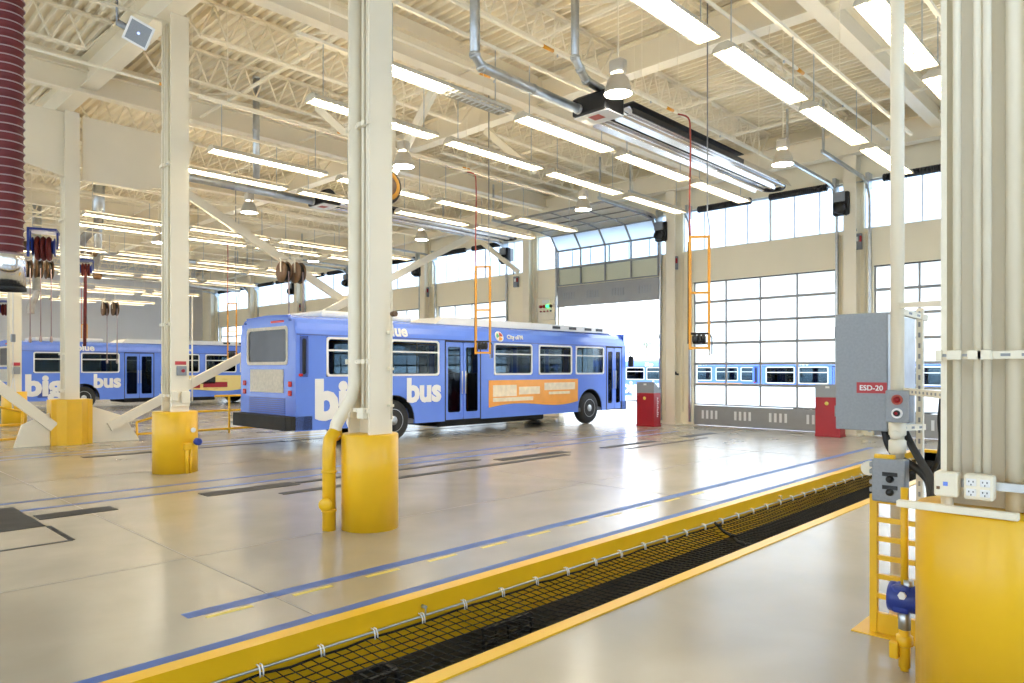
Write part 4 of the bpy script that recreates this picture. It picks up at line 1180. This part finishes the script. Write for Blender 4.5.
# ================================================================== ORANGE DROP FRAMES
def drop_frame():
    t = empty('utility_drop',(0,0,0)); W, H = 0.30, 1.9
    dx, dy = -0.09, 0.125            # half width turned half towards the lanes
    m = MB()
    for s in (-1,1): m.box((s*dx-0.018,s*dy-0.018,0),(s*dx+0.018,s*dy+0.018,H))
    for z in (0.03,0.95,H-0.02): m.bar((-dx,-dy,z),(dx,dy,z),0.03,0.04)
    m.build('frame','orange',t)
    m = MB(); m.tube([(dx,dy+0.03,0.1),(dx,dy+0.03,H-0.1)],0.016,8); m.build('air_line','black',t)
    m = MB(); m.tube([(-dx,-dy,0.27),(dx,dy,0.27)],0.02,8)
    for q in (-0.4,0.05,0.5): m.lathe([(0.03,0.1),(0.045,0.14),(0.045,0.22),(0.025,0.25)],(dx*q,dy*q,0.0),10)
    m.tube([(-dx,-dy,0.27),(-dx*1.3,-dy*1.3,0.2),(-dx*1.3,-dy*1.3,-0.08)],0.012,6); m.build('fitting','black',t)
    m = MB()
    m.tube([(-dx*1.05,-dy*1.05,-0.1),(-dx*1.05,-dy*1.05,0.0)],0.015,6); m.build('coupling','galv',t)
    Zt = 5.99-2.07
    m = MB(); m.tube(bez((dx,dy,H),(dx*1.05,dy*1.2,H+0.8),(dx*0.9,dy*0.8,Zt-0.6),(dx,dy,Zt-0.25))+bez((dx,dy,Zt-0.22),(dx,dy,Zt-0.05),(dx*0.6,dy*1.3,Zt),(dx-0.12,dy+0.16,Zt+0.02),6),0.014,8); m.build('air_hose','red_line',t)
    m = MB(); m.tube([(-dx,-dy,H),(-dx*1.1,-dy*1.0,H+0.15),(-dx*0.9,-dy*0.8,H+0.35),(-dx*0.9,-dy*0.8,6.3)],0.012,6); m.build('cord','grey_frame',t)
    m = MB(); m.tube([(dx-0.12,dy+0.16,Zt+0.02),(dx-0.12,dy+0.16,6.3)],0.008,6); m.build('hanger_rod','steel',t)
    return t
df = drop_frame()
DF = [(10.65,5.9,'orange drop frame with black air fittings hanging before the closed glass door'),
      (10.55,11.0,'orange drop frame hanging in front of the middle of the moving bus'),
      (10.6,23.2,'orange drop frame hanging behind the rear of the moving bus'),
      (10.6,29.0,'orange drop frame hanging beside the second column, before the far bus'),
      (10.6,35.4+4.2,'orange drop frame farthest back, behind the far bus left of the second column')]
for k,(x,y,l) in enumerate(DF):
    t = df if k == 0 else copy_tree(df); t.location = (x,y,2.07); tag(t,l,'utility frame','orange drop frames')

# ================================================================== WALL EQUIPMENT
def operator():
    t = empty('door_operator',(0,0,0))
    m = MB(); m.rbox((0.12,0,0.05),(0.28,0.36,0.5),0.03); m.build('bracket_plate','grey_frame',t)
    m = MB(); m.lathe([(0.001,-0.18),(0.13,-0.17),(0.15,-0.12),(0.15,0.1),(0.001,0.12)],(-0.12,0,-0.14),16,'x'); m.rbox((-0.02,0.0,0.0),(0.2,0.42,0.62),0.05); m.build('motor','black',t)
    m = MB(); m.rbox((-0.14,0.03,0.17),(0.08,0.3,0.26),0.015); m.build('control_cover','grey_box',t)
    m = MB(); m.tube([(-0.02,-0.1,-0.3),(0.08,-0.3,-0.5),(0.1,-0.33,-0.75)],0.014,6); m.build('cable','black',t)
    return t
def disconnect():
    t = empty('disconnect_switch',(0,0,0))
    m = MB(); m.rbox((0,0,0),(0.12,0.22,0.42),0.01); m.build('box_body','grey_box',t)
    MB().box((-0.065,-0.04,0.0),(-0.06,0.06,0.12)).build('label_plate','sign_white',t)
    m = MB(); m.rbox((-0.06,-0.10,0.06),(0.06,0.05,0.16),0.01); m.build('handle','red',t)
    return t
op, dc = operator(), disconnect(); k = 0
where = {1:'beside the nearest column at far right',2:'right of the closed glass door',3:'right of the open door',4:'on the wall left of the open door',5:'above the middle of the bus roof',6:'above the rear of the bus',7:'farther along the wall than the bus rear'}
for i in (2,3,4,5,6,7):
    a = DOORS[i][0]
    t = op if k == 0 else copy_tree(op); t.location = (XW-0.34,a-0.28,6.12)
    tag(t,'black door operator motor '+where[i],'motor','door operator motors')
    t = dc if k == 0 else copy_tree(dc); t.location = (XW-0.07,a-0.58,5.12)
    tag(t,'small grey disconnect switch with red handle '+where[i],'switch','disconnect switches'); k += 1
cp = empty('control_panel',(XW-0.026,17.35,4.0),'cream wall panel with a row of red and green buttons left of the open door','control panel')
m = MB(); m.ring([(-0.45,-0.42),(0.45,-0.42),(0.45,0.42),(-0.45,0.42)],[(-0.40,-0.37),(0.40,-0.37),(0.40,0.37),(-0.40,0.37)],-0.04,0.02,'yz'); m.box((0.0,-0.4,-0.37),(0.02,0.4,0.37)); m.build('panel_body','steel',cp)
for q,(yy,mt) in enumerate(((0.22,'red'),(0.05,'red'),(-0.12,'green_led'),(-0.27,'black'))):
    MB().lathe([(0.001,-0.08),(0.055,-0.07),(0.06,0.0)],(0,yy,0.08),14,'x').build('push_button',mt,cp)
    MB().lathe([(0.001,-0.05),(0.03,-0.045),(0.03,0.0)],(0,yy,-0.1),10,'x').build('selector','red' if q<3 else 'black',cp)
MB().box((-0.03,-0.2,0.2),(-0.0,0.15,0.32)).build('label_plate','white',cp)
hs = empty('wall_tap',(XW-0.28,11.75,1.5),'small black hose fitting on the wall column beside the red cabinet','wall fitting')
m = MB(); m.tube([(0,0.12,0.1),(0,0,0.1),(0,-0.15,0.08)],0.03,8); m.rbox((0,-0.02,0.13),(0.08,0.1,0.08),0.02); m.build('fitting','black',hs)
m = MB(); m.tube([(0.1,0.1,0.1),(0.02,0.12,0.1),(0.05,0.13,-0.3)],0.012,6); m.build('hose','grey_frame',hs)

# ================================================================== LEFT SIDE: HOSES, REELS, RAILS
xh = empty('exhaust_hose',(1.24,6.65,2.36),'large dark red ribbed exhaust hose hanging at the left edge of the picture','exhaust hose')
m = MB(); prof=[]; z=2.62
while z < 8.36: prof += [(0.112,z),(0.124,z+0.022),(0.112,z+0.044)]; z += 0.066
m.lathe(prof,(1.24,6.65,0),28); m.build('hose','red_hose',xh,True)
m = MB(); z = 2.65; 
for k in range(85):
    z = 2.642+0.066*k
    if z > 8.2: break
    m.lathe([(0.122,z-0.005),(0.127,z),(0.122,z+0.005)],(1.24,6.65,0),28)
m.build('hose_spiral','hose_rib',xh,True)
m = MB(); m.lathe([(0.130,2.36),(0.130,2.60),(0.118,2.66),(0.112,2.66),(0.122,2.37)],(1.24,6.65,0),28,closed=True); m.build('cuff','alu',xh,True)
m = MB(); m.lathe([(0.135,2.36),(0.135,2.385),(0.12,2.385),(0.12,2.36)],(1.24,6.65,0),28,closed=True); m.build('cuff_rim','rubber',xh,True)

fl = empty('flood_light',(3.9,11.75,6.95),'square grey floodlight fixed high beside the second column','floodlight')
b = MB(); b.rbox((0,0,0),(0.34,0.12,0.34),0.02); bo = b.build('lamp_body','galv',fl); bo.rotation_euler=(0.45,0.4,-0.32)
m = MB(); m.ring([(-0.18,-0.18),(0.18,-0.18),(0.18,0.18),(-0.18,0.18)],[(-0.15,-0.15),(0.15,-0.15),(0.15,0.15),(-0.15,0.15)],-0.075,-0.05,'xz'); m.build('bezel','white',bo)
m = MB(); m.box((-0.15,-0.066,-0.15),(0.15,-0.061,0.15)); m.build('lens','grey_box',bo)
m = MB(); m.lathe([(0.001,-0.075),(0.02,-0.07),(0.02,-0.066)],(0,0,0),8,'y'); m.build('lamp','led_blue',bo)
m = MB(); m.tube([(-0.25,0.2,0.15),(-0.05,0.1,0.05)],0.05,10); m.tube([(-0.25,0.2,0.15),(-0.25,0.25,0.9)],0.02,6); m.build('bracket','grey_frame',fl)
jb = empty('cable_box',(2.95,9.2,6.95),'long cream cable box hanging from the roof at upper left','junction box')
m = MB(); m.rbox((0,0,0.2),(0.22,0.7,0.2),0.01); m.build('box_body','steel',jb)
for yy in (-0.25,0.25): MB().tube([(0,yy,0.3),(0,yy,DECK-6.95)],0.01,5,False).build('hanger_rod','steel',jb)
MB().lathe([(0.03,-0.36),(0.03,-0.35)],(0,0,0.2),10,'y').build('knockout','black',jb)

def exhaust_reel(loc, label, s=1.0, hose_to=None):
    t = empty('exhaust_reel',loc,label,'hose reel','blue exhaust hose reels',PI/2-0.35)
    m = MB(); m.box((-0.42*s,-0.36*s,0.42*s),(0.42*s,0.36*s,0.48*s)); m.box((-0.42*s,0.30*s,-0.35*s),(-0.30*s,0.36*s,0.45*s)); m.box((-0.05*s,0.31*s,-0.05*s),(0.05*s,0.36*s,0.42*s)); m.box((-0.42*s,0.31*s,-0.05*s),(0.05*s,0.35*s,0.05*s)); m.box((-0.05*s,-0.36*s,-0.05*s),(0.05*s,-0.31*s,0.42*s)); m.build('bracket','royal',t)
    m = MB(); m.lathe([(0.05*s,-0.28*s),(0.27*s,-0.28*s),(0.27*s,-0.26*s),(0.2*s,-0.24*s),(0.2*s,0.24*s),(0.27*s,0.26*s),(0.27*s,0.28*s),(0.05*s,0.28*s)],(0,0,0),20,'y'); m.build('drum','royal',t)
    m = MB()
    for q in range(3): 
        m.lathe([(0.20*s,-0.2*s+q*0.14*s),(0.32*s,-0.18*s+q*0.14*s),(0.36*s,-0.13*s+q*0.14*s),(0.32*s,-0.08*s+q*0.14*s),(0.2*s,-0.06*s+q*0.14*s)],(0,0,-0.05*s),20,'y')
    if hose_to: m.tube([(-0.34*s,0,-0.05),(-0.35*s,0,-0.6),(-0.33*s,0.02,hose_to-loc[2])],0.08*s,10)
    m.build('hose','red_hose',t)
    m = MB(); m.lathe([(0.14*s,0.3*s),(0.14*s,0.6*s),(0.09*s,0.62*s),(0.09*s,0.75*s)],(0,0,0),14,'y'); mo = m.build('motor','brown',t)
    for yy in (-0.3*s,0.3*s): MB().tube([(0,yy,0.47*s),(0,yy,DECK-loc[2])],0.015,5,False).build('hanger_rod','steel',t)
    return t
exhaust_reel(pp(44,247,20.5),'blue reel with dark red exhaust hose left of the third column',1.0)
exhaust_reel(pp(86,269,23.5),'blue reel right of the third column with its red hose hanging down',0.62,2.5)
exhaust_reel(pp(6,309,25.5),'small blue reel with red hose at the left edge behind the big hose',0.6)
def exduct(path, r, label):
    path = [Vector((path[0].x,path[0].y,DECK-0.01))]+list(path[1:])
    t = empty('extraction_duct',path[0],label,'duct','grey extraction ducts at the reels')
    MB().tube(path[:2],r*1.05,12).build('riser','galv',t,True)
    MB().tube(spl([Vector(p) for p in path[1:]],6),r*0.85,12).build('flexible_duct','hosegrey',t,True)
exduct([pp(99,184,24.5),pp(99,215,24.5),pp(97,226,24.5),pp(84,238,24.5),pp(80,250,24.5),pp(80,258,24.5),pp(88,259,24.5)],0.17,'grey duct bending down to the upper reel right of the third column')
exduct([pp(98,228,28.3),pp(98,248,28.3),pp(97,256,28.3),pp(95,268,28.3),pp(94,272,28.3)],0.14,'grey duct dropping behind the reel with the hanging red hose')
exduct([pp(37,284,28),pp(37,290,28),pp(35,298,28),pp(31,306,28),pp(31,314,28)],0.15,'short grey duct bending down at the left edge')
def rail_run(a, b, label, n):
    t = empty('extraction_rail',a,label,'rail','overhead extraction rails')
    m = MB(); m.tube([a,b],0.07,10); m.build('rail_tube','galv',t,True)
    a,b = Vector(a),Vector(b)
    for k in range(n):
        p = a+(b-a)*((k+0.5)/n); MB().tube([p,(p.x,p.y,DECK)],0.015,5,False).build('hanger_rod','steel',t,True)
    m = MB(); p = a+(b-a)*0.02; m.lathe([(0.1,-0.15),(0.16,-0.1),(0.16,0.1),(0.1,0.15)],p,12,'x'); m.build('end_fitting','brown',t,True)
rail_run(pp(90,252,24.3),at(200,262,Y=27.4),'long grey overhead extraction rail leading right from the reels, upper',4)
rail_run(pp(94,275,27.5),at(240,291,Y=31.1),'long grey overhead extraction rail leading right from the reels, lower',4)
def small_reel():
    t = empty('hose_reel',(0,0,0))
    m = MB(); m.box((-0.12,-0.06,0.36),(0.12,0.06,0.40)); m.box((-0.11,-0.03,0.0),(-0.095,0.03,0.38)); m.box((0.095,-0.03,0.0),(0.11,0.03,0.38)); m.tube([(0,0,0.38),(0,0,0.9)],0.015,5,False); m.build('bracket','steel',t)
    m = MB(); m.lathe([(0.05,-0.09),(0.3,-0.09),(0.3,-0.07),(0.17,-0.06),(0.17,0.06),(0.3,0.07),(0.3,0.09),(0.05,0.09)],(0,0,0),20,'x'); m.build('drum','brown',t)
    m = MB(); m.lathe([(0.17,-0.055),(0.27,-0.05),(0.27,0.05),(0.17,0.055)],(0,0,0),20,'x',closed=False); m.build('coiled_hose','black',t)
    m = MB(); m.tube([(0,-0.27,0),(0,-0.28,-0.6),(0,-0.28,-2.2)],0.018,6); m.lathe([(0.03,-2.4),(0.05,-2.35),(0.03,-2.2)],(0,-0.28,0),8); m.build('hanging_hose','hose_rib',t)
    return t
sr = small_reel(); k = 0
for (u,v,d,l) in ((28,269,23,'brown hose reel left of the third column, first of three'),(38.5,269,23.2,'brown hose reel left of the third column, middle of three'),(49,270,23.4,'brown hose reel left of the third column, last of three'),
                  (105,309,31,'brown hose reel under the end of the roof lights, left of its pair'),(115,309,31,'brown hose reel under the end of the roof lights, right of its pair')):
    t = sr if k == 0 else copy_tree(sr); t.location = pp(u,v,d); tag(t,l,'hose reel','small brown hose reels'); k += 1
for (u,v,d,l) in ((284,272,20,'gold brown hose reel above the rear of the moving bus, left of its pair'),(298,273,20,'gold brown hose reel above the rear of the moving bus, right of its pair')):
    t = copy_tree(sr); t.location = pp(u,v,d); tag(t,l,'hose reel','small brown hose reels')
cr = empty('cord_reel',pp(386,186,9.3),'round brown and yellow cord reel half hidden behind the column before the bus','cord reel')
m = MB(); m.lathe([(0.22,-0.04),(0.24,0.0),(0.22,0.04),(0.19,0.04),(0.19,-0.04)],(0,0,0),24,'y',closed=True); m.build('rim','black',cr)
m = MB(); m.lathe([(0.19,-0.05),(0.19,0.05),(0.13,0.05),(0.13,-0.05)],(0,0,0),24,'y',closed=True); m.build('coil','orange',cr)
m = MB(); m.lathe([(0.03,-0.06),(0.13,-0.06),(0.13,0.06),(0.03,0.06)],(0,0,0),16,'y'); m.box((-0.02,-0.07,0.0),(0.02,0.07,0.5)); m.tube([(0,0,0.48),(0,0,DECK-4.25)],0.012,5,False); m.build('bracket','brown',cr)

# ---- yellow guard rails
def rails(pts_top, posts, zs, label):
    t = empty('guard_rail',posts[0],label,'guard rail','yellow guard rails')
    for path in pts_top: MB().tube(path,0.028,8).build('rail','yellow',t,True)
    for (x,y,h) in [(p[0],p[1],zs[i]) for i,p in enumerate(posts)]: MB().tube([(x,y,0),(x,y,h)],0.028,8).build('post','yellow',t,True)
yr = 19.0
rails([[(6.25,yr,0.42),(7.0,yr,0.62),(8.6,yr,0.62),(13.5,yr,0.62)],[(6.25,yr,0.12),(8.6,yr,0.12),(13.5,yr,0.12)],[(8.2,yr,1.02),(13.5,yr,1.02)]],[(6.25,yr,0),(8.6,yr,0),(11.0,yr,0),(13.5,yr,0)],[0.44,1.02,1.02,1.02],'yellow pipe guard rail right of the braced column, before the far bus')
yr = 19.75
rails([[(4.0,yr,0.75),(3.3,yr,0.95),(0.5,yr,0.95)],[(4.0,yr,0.45),(0.5,yr,0.45)],[(4.0,yr,0.12),(0.5,yr,0.12)]],[(4.0,yr,0),(2.2,yr,0),(0.5,yr,0)],[0.76,0.95,0.95],'yellow pipe guard rail at the left edge beyond the braced column')
hg = empty('chain_hoist',pp(13,330,17.5),'thin pull cord with red and grey control hanging at the left edge','hoist')
m = MB(); m.tube([(0,0,3.5),(0,0,-1.2)],0.012,6); m.tube([(0,0,-1.2),(-0.05,0,-1.5),(0,0,-2.0),(0.06,0,-1.6),(0.02,0,-1.2)],0.012,6); m.build('cord','white',hg)
MB().rbox((0,0,-0.2),(0.1,0.08,0.2),0.02).build('control','grey_box',hg)

# ---- palms far outside
for k,(x,y,h,l) in enumerate(((130,80,9,'hazy distant palm outside the open door, taller one on the right'),(138,90,7.5,'hazy distant palm outside the open door, left one'),(126,75,6.2,'hazy distant palm outside the open door, lowest one'))):
    t = empty('palm_tree',(x,y,-0.6),l,'palm','distant palms')
    MB().tube([(0,0,0),(0.2,0,h*0.5),(0.1,0,h)],[0.25,0.18,0.15],8).build('trunk','trunk',t)
    m = MB()
    for q in range(14):
        a = 2*PI*q/14; R_ = 2.0; m.tube([(0.1,0,h),(0.1+0.8*R_*0.6*math.cos(a),0.8*R_*0.6*math.sin(a),h+0.5*(1+(q%2))),(0.1+R_*math.cos(a),R_*math.sin(a),h-0.3*(q%3))],[0.05,0.3,0.03],4)
    m.build('fronds','palm',t)

# ================================================================== WORLD
wd = bpy.data.worlds.new('sky'); SC.world = wd; wd.use_nodes = True
nt = wd.node_tree; bg = nt.nodes['Background']
tc = nt.nodes.new('ShaderNodeTexCoord'); sx = nt.nodes.new('ShaderNodeSeparateXYZ'); rp = nt.nodes.new('ShaderNodeValToRGB')
nt.links.new(tc.outputs['Generated'], sx.inputs[0]); nt.links.new(sx.outputs['Z'], rp.inputs[0])
rp.color_ramp.elements[0].color = (0.88,0.94,1.0,1); rp.color_ramp.elements[1].color = (0.66,0.82,1.0,1)
nt.links.new(rp.outputs[0], bg.inputs[0]); bg.inputs[1].default_value = SKY_S
vs = SC.view_settings; SC.display_settings.display_device = 'sRGB'
vs.view_transform = 'Standard'; vs.look = 'None'; vs.gamma = 1.0; vs.exposure = EXPOSURE; vs.use_curve_mapping = False
SC.cycles.use_denoising = True
SC.cycles.max_bounces = 10; SC.cycles.diffuse_bounces = 6; SC.cycles.glossy_bounces = 4; SC.cycles.transparent_max_bounces = 16; SC.cycles.transmission_bounces = 6
SC.cycles.sample_clamp_indirect = 6.0
